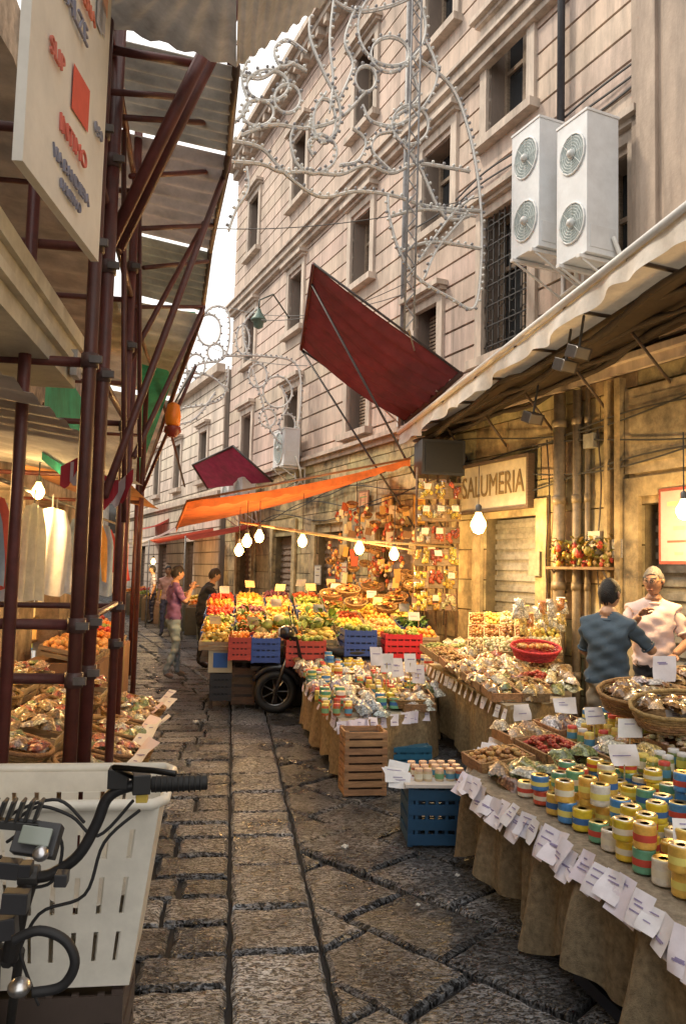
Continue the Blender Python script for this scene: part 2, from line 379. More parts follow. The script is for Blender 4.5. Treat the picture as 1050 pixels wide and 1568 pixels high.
for k,(x0,x1,Y,h) in enumerate(((-16,-8.2,47,8.5),(-8.2,-2,50,7.2),(-2,6,46,9.0))):
    e.box(((x0+x1)/2,Y+3,h/2),(x1-x0,6,h),[(.76,.69,.6),(.78,.68,.56),(.6,.5,.4)][k],M_TRIM)
    e.box(((x0+x1)/2,Y-.1,h+.1),(x1-x0,.4,.2),TRIM,M_TRIM)
    for i in range(3):
        for z in(1.2,4.3):
            xx=x0+(i+.5)*(x1-x0)/3; e.box((xx,Y-.02,z+.3),(.95,.06,1.8),(.08,.07,.06),M_GLASS); e.box((xx,Y-.06,z+1.3),(1.3,.16,.15),TRIM,M_TRIM); e.box((xx,Y-.06,z-.7),(1.3,.2,.1),TRIM,M_TRIM)
e.done('walls',eb)
WL=Wall(-2.35,-.01,0,1); lb=empty('left_building')
lo=[(5.6,2.2,0.0,2.6),(8.6,2.2,0,2.6),(11.2,1.6,0,2.6)]
lw=[(Y,.9,5.2,6.8,'g') for Y in(2,5.5,9,12)]
facade(WL,-5,13,0,7.6,lo+lw,.65,(.46,.38,.29),rust=False,matw=M_PL,parent=lb)
t3=MB()
for o in lw: window(WL,t3,o,'g',TRIM)
rv=[tuple(reversed(q)) for q in BF]
vs=[WL.P(Y,p,z) for z in(2.65,7.5) for Y,p in((-5,-.36),(13,-.36),(13,-5),(-5,-5))]; t3.add(vs,rv,(.1,.08,.06),M_PL)
vs=[WL.P(Y,p,z) for z in(0,2.62) for Y,p in((-5,-2.0),(13,-2.0),(13,-5),(-5,-5))]; t3.add(vs,rv,(.4,.28,.16),M_PL)
t3.done('trim',lb)
WL2=Wall(-2.48+.235*13,-.235,0,1)
facade(WL2,13,47,0,5.6,[(Y,1.8,0,2.6) for Y in np.arange(15,45,3.6)]+[(Y,.9,3.6,4.9) for Y in np.arange(15,45,3.6)],.65,(.6,.5,.4),rust=False,matw=M_TRIM,parent=lb)
t4=MB()
for Y in np.arange(15,45,3.6):
    window(WL2,t4,(Y,.9,3.6,4.9),'g',TRIM); shutter(WL2,t4,Y-.9,Y+.9,0,2.6,(.3,.2,.15))
t4.done('trim_far',lb)
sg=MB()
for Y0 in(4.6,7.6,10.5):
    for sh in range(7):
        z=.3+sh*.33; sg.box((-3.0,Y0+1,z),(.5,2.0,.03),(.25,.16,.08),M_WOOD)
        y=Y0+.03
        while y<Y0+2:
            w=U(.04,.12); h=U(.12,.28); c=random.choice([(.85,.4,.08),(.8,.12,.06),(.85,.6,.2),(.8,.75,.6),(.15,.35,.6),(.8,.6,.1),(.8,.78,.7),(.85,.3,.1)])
            sg.box((-2.9+U(-.05,.05),y+w/2,z+h/2+.02),(.2,w*.9,h),c,M_GLOW if R()<.6 else M_TIN); y+=w
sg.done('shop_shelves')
# ---------------------------------------------------------------- right canopy
aw=MB()
A=atY(1090,292,5.0); B=atY(612,664,11.5)
C=WR.P(11.4,0,0); C.z=3.98; D=WR.P(5.4,0,0); D.z=4.5
aw.quad4(A,B,C,D,(.58,.52,.42),M_CANW,30,6,sag=.03)
def val(x,y):
    p=(A*(1-x)+B*x).copy(); p.z-=y*(.19+.03*math.sin(x*60)+.02*math.sin(x*23)); p.x+=(.025*math.sin(x*95)+.03*math.sin(x*37))*y-.02*y; p.z+=-.04*math.sin(math.pi*x); return p
aw.grid(val,120,3,(.76,.73,.68),M_CANW)
aw.tube([A+Vector((-.02,0,.02)),B+Vector((-.02,0,.02))],.035,(.78,.76,.72),M_WHITE,8)
for t in(.0,.15,.3,.45,.6,.75,.9,1):
    p=A*(1-t)+B*t; q=D*(1-t)+C*t; aw.tube([p+Vector((0,0,-.03)),q+Vector((0,0,-.05))],.02,(.10,.07,.05),M_MET,6)
    q2=q.copy(); q2.z-=.7; aw.tube([p*.5+q*.5+Vector((0,0,-.05)),q2],.016,(.1,.07,.05),M_MET,6)
aw.done('canvas_canopy')
bx=MB()
lo_=lambda P,Q,t: P*(1-t)+Q*t
bx.quad4(D+Vector((0,0,-.10)),C+Vector((0,0,-.10)),lo_(C,B,.72)+Vector((0,0,-.10)),lo_(D,A,.72)+Vector((0,0,-.10)),(.06,.045,.035),M_MET,20,4,sag=.08)  # roller case sheet widened; the canopy underside's darkness is put into its colour
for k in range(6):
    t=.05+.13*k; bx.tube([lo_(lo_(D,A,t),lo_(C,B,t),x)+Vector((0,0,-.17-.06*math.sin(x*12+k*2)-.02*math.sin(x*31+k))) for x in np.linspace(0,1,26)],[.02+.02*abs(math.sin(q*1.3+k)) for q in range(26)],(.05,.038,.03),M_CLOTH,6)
p=atY(672,704,10.9); bx.box(p,(.62,.5,.5),(.03,.03,.03),M_MET); bx.box(p+Vector((0,-.26,0)),(.54,.02,.42),(.015,.015,.015),M_RUB)
bx.done('roller_case_dark_underside')
def struts(mb,pairs,r=.018,c=(.06,.05,.05)):
    for a,b in pairs: mb.tube([a,b],r,c,M_MET,6)
ma=MB(); q1=WR.hit(706,572,.15); q2=WR.hit(622,646,.1)
o1=atY(480,404,10.6); o2=atY(461,535,12.3)
def mg(x,y):
    a=q1*(1-x)+o1*x; b=q2*(1-x)+o2*x; p=a*(1-y)+b*y; p.z-=.14*math.sin(math.pi*x)*(.5+.5*math.sin(math.pi*y)); p+=Vector((-.3,-.2,1)).normalized()*(.03*math.sin(y*math.pi*14+x)+.025*math.sin(y*9+x*5)); return p
ma.grid(mg,20,90,(.15,.028,.032),M_AWN)
ma.tube([o1,o2],.03,(.12,.03,.03),M_MET,8); ma.tube([q1,q2],.04,(.1,.05,.04),M_MET,8)
e1=WR.hit(700,850,.05); e2=WR.hit(655,840,.05)
struts(ma,[(o1*.8+o2*.2,e1),(o2,e2),(q1,o1),(q2,o2)])
ma.done('maroon_awning')
ma=MB(); a_=atY(295,712,21);b_=atY(357,683,19);c_=WR.hit(418,738,.1);d_=atY(318,748,22)
ma.quad4(a_,b_,c_,d_,(.28,.03,.08),M_AWN,12,8,sag=-.02); struts(ma,[(a_,d_),(b_,c_),(a_,b_)],.03); ma.done('maroon_awning')
oa=MB(); a_=atY(287,767,10.6);b_=atY(628,702,10.9);c_=WR.hit(590,722,.1);d_=atY(270,808,14.0)
oa.quad4(a_,b_,c_,d_,(.80,.20,.05),M_AWN,24,12,sag=.16)
def vo(x,y):
    p=(a_*(1-x)+b_*x).copy(); p.z-=.08*4*x*(1-x)+y*(.1+.015*math.sin(x*70)); return p
oa.grid(vo,48,1,(.80,.22,.05),M_AWN)
def vo2(x,y):
    p=(a_*(1-x)+d_*x).copy(); p.z-=y*.1; return p
oa.grid(vo2,8,1,(.80,.22,.05),M_AWN)
struts(oa,[(a_,b_),(d_,c_),(a_,d_)],.018,(.3,.12,.05)); oa.done('orange_awning')
fa=MB()
for (u0,v0,u1,v1,Y,c) in((205,835,270,805,24,(.75,.7,.66)),(215,812,262,792,30,(.6,.1,.08))):
    p=atY(u0,v0,Y);q=atY(u1,v1,Y); fa.quad4(p,q,q+Vector((.3,2.5,.25)),p+Vector((-.2,2.5,.2)),c,M_AWN,8,4,sag=.1)
fa.done('far_awnings')
# ---------------------------------------------------------------- AC units
def ac(Y0,w,z0,h,dp=.36,fans=2,W=WR,gapp=.22):
    m=MB(); P=W.P
    def wb(y0,y1,p0,p1,za,zb,c,mt): W.box(m,y0,y1,p0,p1,za,zb,c,mt)
    wb(Y0,Y0+w,gapp,gapp+dp,z0,z0+h,(.74,.77,.80),M_WHITE)
    wb(Y0-.01,Y0+w+.01,gapp-.01,gapp+dp+.01,z0+h,z0+h+.03,(.78,.79,.8),M_WHITE)
    wb(Y0-.006,Y0,gapp+.04,gapp+dp-.04,z0+.06,z0+.3,(.70,.72,.74),M_WHITE)
    for i in range(fans):
        zc=z0+h*(i+.5)/fans; yc=Y0+w*.47; r_=min(h/fans,w)*.41
        circ=lambda rr,p:[P(yc+rr*math.cos(t*.3927),p,zc+rr*1.15*math.sin(t*.3927)) for t in range(16)]
        m.tube(circ(r_,gapp+dp+.01),.012,(.72,.74,.75),M_WHITE,5,closed=True)
        for kk in range(1,7): m.tube(circ(r_*kk/7,gapp+dp+.02),.005,(.6,.66,.66),M_WHITE,4,closed=True)
        for t in range(8): m.tube([P(yc,gapp+dp+.018,zc),P(yc+r_*math.cos(t*.785),gapp+dp+.018,zc+r_*1.15*math.sin(t*.785))],.005,(.6,.65,.65),M_WHITE,4)
        m.add(circ(r_,gapp+dp+.004),[tuple(range(16))],(.36,.43,.44),M_PLA)
        m.ball(P(yc,gapp+dp+.02,zc),.05,(.6,.62,.62),M_PLA,2)
    for y in(Y0+.05,Y0+w-.10):
        wb(y,y+.05,0.0,gapp+dp+.05,z0-.05,z0-.01,(.75,.75,.75),M_WHITE)
        m.tube([P(y+.02,0.03,z0-.40),P(y+.02,gapp+dp,z0-.05)],.015,(.7,.7,.7),M_WHITE,6)
        wb(y,y+.05,0.042,.07,z0-.45,z0,(.7,.7,.7),M_WHITE)
    m.tube([P(Y0-.03,gapp+.1,z0+.2),P(Y0-.08,gapp,z0-.1),P(Y0+.1,.12,z0-.3),P(Y0+.4,.1,z0-.35)],.025,(.75,.75,.72),M_PLA,8)
    m.done('air_conditioner',bevel=.006)
ac(7.62,.46,5.1,1.52,.42,gapp=.34)
ac(8.38,.50,5.45,1.5,.42,gapp=.34)
ac(17.0,.7,3.95,.75,fans=1)
ac(12.35,.6,4.62,.5,.3,1)
ac(20.0,.8,3.25,.7,fans=1)
ac(21.2,.8,3.25,.7,fans=1)
# ---------------------------------------------------------------- salumeria sign
sg=MB(); YA,YB,zc=9.3,10.8,2.93
WR.box(sg,YA,YB,.1,.16,zc-.3,zc+.3,(.68,.60,.42),M_CANW)
for a,b,c,d in((YA-.04,YB+.04,zc+.3,zc+.34),(YA-.04,YB+.04,zc-.34,zc-.3),(YA-.04,YA,zc-.3,zc+.3),(YB,YB+.04,zc-.3,zc+.3)): WR.box(sg,a,b,.09,.19,c,d,(.12,.08,.05),M_WOOD)
se=empty('salumeria_sign'); sg.done('panel',se)
def text(body,loc,xd,zd,size,col,mt,parent,name='lettering',sx=1):
    cu=bpy.data.curves.new(name,'FONT'); cu.body=body; cu.size=size; cu.extrude=.004; cu.align_x='CENTER'; cu.align_y='CENTER'
    ob=bpy.data.objects.new(name,cu); sc.collection.objects.link(ob)
    xd=Vector(xd).normalized(); zd=Vector(zd).normalized(); nn=xd.cross(zd)
    ob.matrix_world=Matrix.Translation(loc)@Matrix((xd*sx,zd,nn)).transposed().to_4x4()
    bpy.context.view_layer.update(); dg=bpy.context.evaluated_depsgraph_get()
    me=bpy.data.meshes.new_from_object(ob.evaluated_get(dg)); me.transform(ob.matrix_world); bpy.data.objects.remove(ob)
    m=MB(); m.add([v.co for v in me.vertices],[tuple(p.vertices) for p in me.polygons],col,mt); return m.done(name,parent)
text('SALUMERIA',WR.P((YA+YB)/2,.17,zc),Vector((.281,-1,0)),(0,0,1),.42,(.20,.14,.06),M_PLA,se,sx=.66)
# ---------------------------------------------------------------- bulbs
def lamp(p,r=.05,pw=30,top=None,col=(1,.62,.24)):
    m=MB(); p=Vector(p)
    m.lathe(p,[(.001,-r*1.2),(r*.6,-r),(r,-.2*r),(r*.95,.3*r),(r*.5,1.1*r),(r*.35,1.5*r)],(1,.62,.22),M_BULB,12)
    m.lathe(p,[(r*.4,1.5*r),(r*.4,2.3*r),(r*.2,2.5*r)],(.1,.1,.1),M_PLA,8)
    t=top or (p+Vector((0,0,.7))); m.tube([p+Vector((0,0,2.3*r)),t],.006,(.03,.03,.03),M_RUB,5)
    o=m.done('hanging_light_bulb'); l=bpy.data.lights.new('bulb_light','POINT'); l.energy=pw; l.color=col; l.shadow_soft_size=.08
    lo=bpy.data.objects.new('bulb_light',l); lo.location=p-Vector((0,.02,r*1.6)); sc.collection.objects.link(lo); lo.parent=o
lamp(atY(732,803,8.9),.095,165)
for u,v,Y in((378,829,11.2),(397,822,11.4),(366,843,11.8),(463,829,11.3),(550,840,10.6),(603,849,10.8)):
    lamp(atY(u,v,Y),.07,48)
lamp(atY(1046,782,6.4),.07,110)
lamp((-1.5,6.3,2.3),.05,45); lamp((-2.7,8.6,2.35),.05,80);lamp((-2.7,5.6,2.35),.05,80)
lamp((-2.6,14,2.4),.06,60)
lamp(atY(235,860,24),.07,80)
wm=MB()
for a,b in (((368,800,11.6),(560,828,10.5)),((560,828,10.5),(690,838,10.6)),((420,808,11),(680,850,11))):
    wm.tube([atY(*a),atY(*b)],.018,(.55,.40,.2),M_WOOD,6)
wm.done('lamp_rail')
sl=MB(); p=atY(396,490,17); q=WR.P(18.5,0,p.z+.35)
sl.tube([p+Vector((0,0,.2)),p+Vector((0,0,.45)),p+Vector((.3,0,.6)),q],.02,(.08,.1,.09),M_MET,6)
sl.lathe(p,[(.04,.25),(.06,.18),(.17,.02),(.18,-.02),(.12,-.02),(.1,-.16),(.03,-.2)],(.12,.2,.17),M_MET,12); sl.done('street_lamp')
# ---------------------------------------------------------------- luminarie
LC=(.74,.74,.72)
def smooth_pts(pts,n=6):
    out=[];k=len(pts)
    for i in range(k-1):
        p0=pts[max(i-1,0)];p1=pts[i];p2=pts[i+1];p3=pts[min(i+2,k-1)]
        for j in range(n):
            t=j/n; out.append(tuple(.5*((2*p1[c])+(-p0[c]+p2[c])*t+(2*p0[c]-5*p1[c]+4*p2[c]-p3[c])*t*t+(-p0[c]+3*p1[c]-3*p2[c]+p3[c])*t**3) for c in range(2)))
    out.append(tuple(pts[-1])); return out
def lumi(strokes,circ,Yf,r=.012,rail=.05):
    m=MB()
    def put(p2):
        P=[atY(u,v,Yf(u)) for u,v in p2]
        m.tube(P,r,LC,M_WHITE,5); Q=[q+Vector((0,rail,0)) for q in P]; m.tube(Q,r*.7,tuple(x*.5 for x in LC),M_WHITE,4)
        d=0
        for i in range(len(P)-1):
            d+=(P[i+1]-P[i]).length
            if d>.08:
                d=0; m.tube([P[i],Q[i]],r*.6,LC,M_WHITE,4)
                t=(P[i+1]-P[i]).normalized(); nn=Vector((-t.z,0,t.x)); m.ball(P[i]+nn*.03+Vector((0,-.01,0)),.024,random.choice([(.75,.75,.72),(.3,.3,.32)]),M_PLA,1)
    for s_ in strokes: put(smooth_pts(s_,8))
    for (cx,cy,a,b) in circ: put([(cx+a*math.cos(t*2*math.pi/28),cy+b*math.sin(t*2*math.pi/28)) for t in range(29)])
    m.done('festive_light_frame')
st=[[(352,214),(400,226),(440,268),(490,300),(545,292),(600,298),(660,316),(737,322)],
 [(350,246),(400,250),(430,262),(470,262),(520,266),(560,252),(600,264),(640,250),(700,258),(720,262)],
 [(640,88),(690,130),(718,200),(735,300),(737,400),(726,470),(690,456),(640,425),(612,385),(596,330),(594,298)],
 [(652,60),(670,110),(650,160),(610,190),(570,185),(555,160)],
 [(628,100),(640,150),(600,190),(640,250),(680,330),(720,330)],
 [(480,-10),(474,50),(496,110),(520,160),(516,200),(495,215),(478,200),(484,165),(500,140)],
 [(512,-10),(505,60),(510,120),(505,170)],[(545,10),(528,60),(540,100),(520,150)],
 [(360,110),(400,118),(440,95),(470,108)],[(356,60),(380,80),(370,120),(380,160),(360,185)],
 [(452,190),(445,215),(455,250),(480,265),(510,250),(514,222),(492,205),(472,218),(480,238)],
 [(540,195),(560,215),(548,245),(520,252)],[(600,262),(570,230),(580,205),(615,200)],
 [(470,80),(440,60),(420,75),(430,100),(448,96)],[(640,400),(690,330),(725,300)],[(650,425),(670,380),(712,330)],
 [(350,352),(362,320),(380,290),(378,255)],[(500,-10),(540,15),(590,10),(640,-10)],[(370,205),(420,190),(470,195),(520,180),(560,140)],
 [(600,330),(650,320),(730,330)],[(612,385),(660,370),(736,380)]]
ci=[(597,82,29,27),(410,130,32,24),(395,172,24,20),(600,40,52,60),(497,184,17,34),(628,190,28,30),(560,120,16,20),(440,150,20,22)]
lumi(st,ci,lambda u:9.0+(u-350)*.002,.016)
st2=[[(275,600),(300,560),(345,545),(350,480),(325,470),(300,500),(290,540)],[(345,545),(400,545),(455,560),(458,640),(440,682),(415,660),(400,610),(385,560)],
 [(280,625),(340,610),(350,560)],[(395,470),(372,500),(380,545)],[(430,590),(440,620),(425,650)],[(270,570),(320,575),(350,600)],[(330,600),(300,640),(270,650)]]
ci2=[(320,505,18,24),(395,575,14,18),(425,600,22,24),(300,560,14,18),(372,520,10,22),(440,650,12,16),(330,540,12,14),(410,640,12,14)]
lumi(st2,ci2,lambda u:17.0,.022)
tm=MB()
ta,tb=atY(626,505,9.4),atY(640,-60,9.4)
for dxp in(-.06,.06): tm.tube([ta+Vector((dxp,0,0)),tb+Vector((dxp,0,0))],.014,(.3,.3,.31),M_MET,6)
for i in range(30):
    a=ta.lerp(tb,i/30); b=ta.lerp(tb,(i+1)/30); s_=1 if i%2 else -1
    tm.tube([a+Vector((.06*s_,0,0)),b+Vector((-.06*s_,0,0))],.009,(.3,.3,.31),M_MET,5)
tm.tube([ta,WR.hit(640,560,.03)],.012,(.3,.3,.3),M_MET,5)
tm.done('festive_frame_mast')
ow=MB()
for a,b,sg_ in(((350,470,20),(620,450,12.2),.3),((400,490,16),(628,430,12),.2),((330,350,12),(740,300,10),.15),((300,520,24),(470,560,16),.2)):
    A_=atY(*a);B_=atY(*b); ow.tube([A_.lerp(B_,t/12)+Vector((0,0,-sg_*4*(t/12)*(1-t/12))) for t in range(13)],.008,(.1,.1,.1),M_RUB,4)
ow.done('overhead_cables')
# ---------------------------------------------------------------- left structures
RED=(.12,.03,.026)
lf=MB()
def post(u,Y,z0,z1,r):
    p=atY(u,870,Y); lf.tube([(p.x,Y,z0),(p.x,Y,z1)],r,jc(RED,.2),M_MET,10); return p.x
xa=post(122,3.35,0,5.2,.028); xb=post(143,3.6,0,5.2,.030); xc=post(181,4.9,0,4.6,.026); xd=post(212,9.5,0,4.2,.03); xe=post(190,6.8,0,4.3,.028); xf=post(20,3.3,0,4.3,.025)
xg=post(205,13,0,3.8,.03)
for z in(1.5,1.28,.85,2.6,3.1,3.6,4.3): lf.tube([(xa-1.5,3.38,z),(xa+.02,3.38,z)],.022,jc(RED,.2),M_MET,8)
for z in(1.5,2.62,3.4,4.1):
    lf.tube([(xc-1.6,4.92,z),(xc,4.92,z)],.018,jc(RED,.2),M_MET,8); lf.tube([(xa,3.35,z),(xc,4.9,z+.02)],.018,jc(RED,.2),M_MET,8)
for z in (2.5,3.3): lf.tube([(xe-1.4,6.8,z),(xe,6.8,z)],.02,RED,M_MET,8); lf.tube([(xd-1.4,9.5,z),(xd,9.5,z)],.02,RED,M_MET,8)
def st_(a,b,r=.028): lf.tube([atY(*a),atY(*b)],r,jc(RED,.2),M_MET,8)
for a,b,r in (((168,375,3.7),(352,0,3.4),.03),((182,380,3.9),(372,-10,3.5),.03),((160,760,3.7),(350,250,5.2),.02),((205,700,5.5),(312,470,7.0),.02),((195,560,5.0),(335,300,6),.018),
 ((215,760,9.5),(300,560,9.2),.02),((165,75,3.4),(300,98,3.6),.02),((163,140,3.5),(290,150,3.8),.016),((355,60,3.5),(350,250,5.2),.02),((350,250,5.2),(318,400,6.5),.02),((318,400,6.5),(310,480,7.2),.02),((310,480,7.2),(217,742,15),.025),
 ((190,180,3.9),(350,190,4.6),.016),((200,270,4.4),(330,262,5.2),.016),((215,350,5),(325,345,5.8),.016),((220,410,5.6),(318,400,6.3),.016),((200,470,6),(312,470,7),.016),((150,440,3.6),(152,120,3.6),.03),((190,200,4.2),(190,800,4.2),.014),((214,150,5),(214,700,5),.014)): st_(a,b,r)
for xx,YY in((xa,3.35),(xb,3.6),(xc,4.9)):
    for z in(1.28,1.5,2.6,3.1,3.6): lf.tube([(xx,YY,z-.03),(xx,YY,z+.03)],.037,(.09,.045,.04),M_MET,10); lf.box((xx+.03,YY-.035,z),(.05,.02,.03),(.12,.1,.09),M_MET)
lf.done('stall_scaffold_frame')
cn=MB()
E=[atY(362,100,3.6),atY(350,235,4.8),atY(322,385,6.3),atY(310,478,7.2),atY(262,610,10.5),atY(217,742,16)]
for i in range(5):
    a,b=E[i].copy(),E[i+1].copy(); a2=a.lerp(b,.02); b2=a.lerp(b,.97)
    c=Vector((-1.0,b2.y,b2.z+.12)); d=Vector((-1.0,a2.y,a2.z+.12))
    if i>2: c.x=b2.x-.9;d.x=a2.x-.9
    cn.quad4(a2,b2,c,d,jc((.50,.48,.44),.15),M_CAN,48,3,wav=.018,wn=8)
    cn.tube([a,b],.02,(.15,.1,.08),M_MET,6); cn.tube([Vector((-1.0,a.y,a.z)),Vector((-1.0,b.y,b.z))],.02,(.15,.08,.06),M_MET,6)
cn.quad4(atY(362,104,3.4),atY(495,6,3.2),atY(520,-40,2.9),atY(366,-60,2.6),(.50,.48,.46),M_CAN,30,6,wav=.012,wn=8)
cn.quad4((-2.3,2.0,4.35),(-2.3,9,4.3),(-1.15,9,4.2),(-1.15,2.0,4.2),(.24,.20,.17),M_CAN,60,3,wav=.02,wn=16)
cn.quad4(atY(362,-60,2.7),atY(250,-80,2.7),(-1.2,3.4,4.25),atY(362,104,3.4),(.48,.46,.43),M_CAN,30,6,wav=.012,wn=8)
cn.done('corrugated_canopy')
cb=MB()
def longbox(y0,y1,x,w,z0,z1,col,mt): cb.box((x,(y0+y1)/2,(z0+z1)/2),(w,y1-y0,z1-z0),col,mt)
p1=atY(118,532,3.9)
longbox(1.2,3.9,p1.x-.14,.28,2.60,2.86,(.74,.69,.56),M_CANW)
longbox(1.2,3.85,p1.x-.3,.3,2.861,2.9,(.4,.33,.25),M_CANW)
longbox(1.2,3.95,p1.x+.015,.028,2.68,2.72,(.78,.74,.62),M_CANW)
longbox(1.2,3.95,p1.x+.012,.022,2.80,2.87,(.78,.74,.62),M_CANW)
cb.box((p1.x+.03,3.75,2.68),(.03,.1,.12),(.6,.58,.55),M_MET)
cb.quad4((-.85,1.4,2.42),(-.72,4.2,2.36),(-2.2,4.4,2.6),(-2.2,1.4,2.62),(.5,.47,.43),M_CAN,50,4,wav=.012,wn=12)
cb.quad4((-.8,4.4,2.45),(-.85,7.5,2.5),(-2.3,7.5,2.7),(-2.3,4.4,2.7),(.6,.57,.53),M_AWN,30,4,sag=.05)
cb.quad4((-1.0,7.5,2.55),(-1.1,12,2.6),(-2.3,12,2.8),(-2.3,7.5,2.8),(.75,.35,.12),M_AWN,30,4,sag=.05)
cb.done('shop_awning_casing')
sb=empty('shop_sign_board'); s1=MB()
n1=atY(35,246,2.25); f1=atY(151,401,3.15); n1t=Vector((n1.x,n1.y,4.6)); f1t=Vector((f1.x,f1.y,4.6))
dd=(f1-n1); dd.z=0; dl=dd.normalized(); nn=Vector((dl.y,-dl.x,0))
s1.add([n1,f1,f1t,n1t,n1-nn*.03,f1-nn*.03,f1t-nn*.03,n1t-nn*.03],[(0,1,2,3),(7,6,5,4),(0,4,5,1),(1,5,6,2),(3,2,6,7),(0,3,7,4)],(.82,.79,.72),M_WHITE)
def onb(x,z):
    b=n1.lerp(f1,x); return Vector((b.x,b.y,b.z+z))+nn*.006
s1.add([onb(.46,.38),onb(.70,.40),onb(.70,.56),onb(.46,.54)],[(0,1,2,3)],(.7,.12,.08),M_PAP)
for k in range(16):
    x=.08+U(0,.75); z=U(.85,1.3); s1.add([onb(x,z),onb(x+.1,z),onb(x+.1,z+.12),onb(x,z+.12)],[(0,1,2,3)],random.choice([(.6,.45,.22),(.45,.45,.5),(.7,.4,.3),(.65,.6,.4)]),M_PAP)
s1.done('panel',sb)
tx=dl+Vector((0,0,(f1.z-n1.z)/dd.length))
for x,z,s_,t,c in((.42,.70,.10,'CALZE',(.25,.25,.32)),(.5,.27,.085,'INTIMO',(.65,.16,.12)),(.5,.15,.06,'VIA BANDIERA',(.25,.25,.32)),(.5,.08,.05,'PALERMO',(.25,.25,.32)),(.25,.45,.08,'SLIP',(.65,.2,.15)),(.85,.47,.06,'0,50',(.3,.3,.35)),(.5,.82,.07,'MERCERIA',(.65,.2,.12))):
    text(t,onb(x,z)+nn*.004,tx,(0,0,1),s_,c,M_PAP,sb)
gn=MB()
gn.quad4(atY(300,478,8.2),atY(222,700,12),atY(214,735,12),atY(214,470,8.2),(.04,.42,.30),M_AWN,10,8,sag=.05)
gn.quad4((-1.3,5.5,3.3),(-1.5,9,3.3),(-1.4,9,2.5),(-1.3,5.5,2.45),(.04,.40,.30),M_AWN,10,8,sag=.1)
gn.done('green_netting')
hl=MB(); p=atY(265,640,9); hl.lathe(p,[(.02,.18),(.07,.15),(.09,.02),(.08,-.08),(.03,-.1)],(.9,.25,.02),M_PLA,12); hl.lathe(p-Vector((0,0,.16)),[(.09,.06),(.1,.0),(.04,-.06)],(.25,.03,.02),M_PLA,12); hl.tube([p+Vector((0,0,.15)),atY(300,560,9.2)],.01,(.05,.05,.05),M_RUB,5); hl.done('orange_lantern')
hg=MB()
def garment(c,w,h,col,rot):
    c=Vector(c); ph=U(0,6)
    def fn(x,y):
        ww=w*(.55+.45*min(1,y*2.5)) if y<.3 else w*(.8+.15*y)
        return c+rot@Vector(((x-.5)*ww,.035*math.sin(x*16+y*3+ph)*(.3+y),-h*y-.02*math.sin(x*7+ph)*y-.06*abs(x-.5)*(1-y)))
    hg.grid(fn,16,10,col,M_CLOTH); hg.tube([c+rot@Vector((0,0,.1)),c],.006,(.2,.2,.2),M_MET,4)
for i in range(16):
    Y=5.0+i*.38; garment((-1.55+U(-.15,.15),Y,2.2),.42,U(.55,.9),random.choice([(.78,.76,.74),(.4,.5,.62),(.85,.4,.1),(.65,.65,.68),(.65,.12,.1),(.75,.72,.6)]),rz(U(.3,1.4)))
hg.tube([(-1.55,4.8,2.3),(-1.55,11.2,2.3)],.015,(.2,.2,.2),M_MET,6); hg.done('hanging_clothes_rack')
rb=MB()
for k in range(3):
    p=atY(150+k*12-12,722+k*6-6,3.75); c=[(.45,.04,.05),(.6,.48,.46),(.35,.02,.03)][k]
    rb.grid(lambda x,y:p+Vector(((x-.5)*.26,.04*math.sin(x*9+k),.05*math.sin(x*5+k)-.09*y-.03*math.sin(x*17)*y)),16,6,c,M_CLOTH)
rb.done('cloth_bundle')
# ---------------------------------------------------------------- stall building blocks
def crate(mb,c,sz,rot,col,mt=None,slats=4,posts=True,th=.012,floor=True):
    mt=mt or M_PLA; c=Vector(c); X,Y,Z=sz; sh=Z/slats
    for i in range(slats):
        z=-Z/2+sh*(i+.5)
        for s_ in(-1,1):
            mb.box(c+rot@Vector((0,s_*(Y/2),z)),(X,th,sh*.72),jc(col,.1),mt,rot); mb.box(c+rot@Vector((s_*(X/2-th/2),0,z)),(th,Y-th,sh*.72),jc(col,.1),mt,rot)
    for a in(-1,1):
        for b in(-1,1): mb.box(c+rot@Vector((a*(X/2-.018),b*(Y/2-.018),0)),(.034,.034,Z*.995),jc(col,.1),mt,rot)
    if posts and mt is M_PLA:
        for a in np.linspace(-.35,.35,5):
            for b in(-1,1): mb.box(c+rot@Vector((a*X,b*(Y/2-.004),0)),(.02,.014,Z*.96),col,mt,rot)
    if floor: mb.box(c+rot@Vector((0,0,-Z/2+.01)),(X-.03,Y-.03,.012),col,mt,rot)
def leaf(mb,p,s_,col):
    d=rz(U(0,6.3))@rx(U(-.6,.9)); p=Vector(p); cu=U(.1,.5)
    mb.grid(lambda x,y:p+d@Vector(((x-.5)*s_*(1-(2*y-1)**2*.8),y*s_*1.8,s_*(cu*math.sin(y*3)+.25*abs(x-.5)))),2,3,jc(col,.3),M_LEAF)
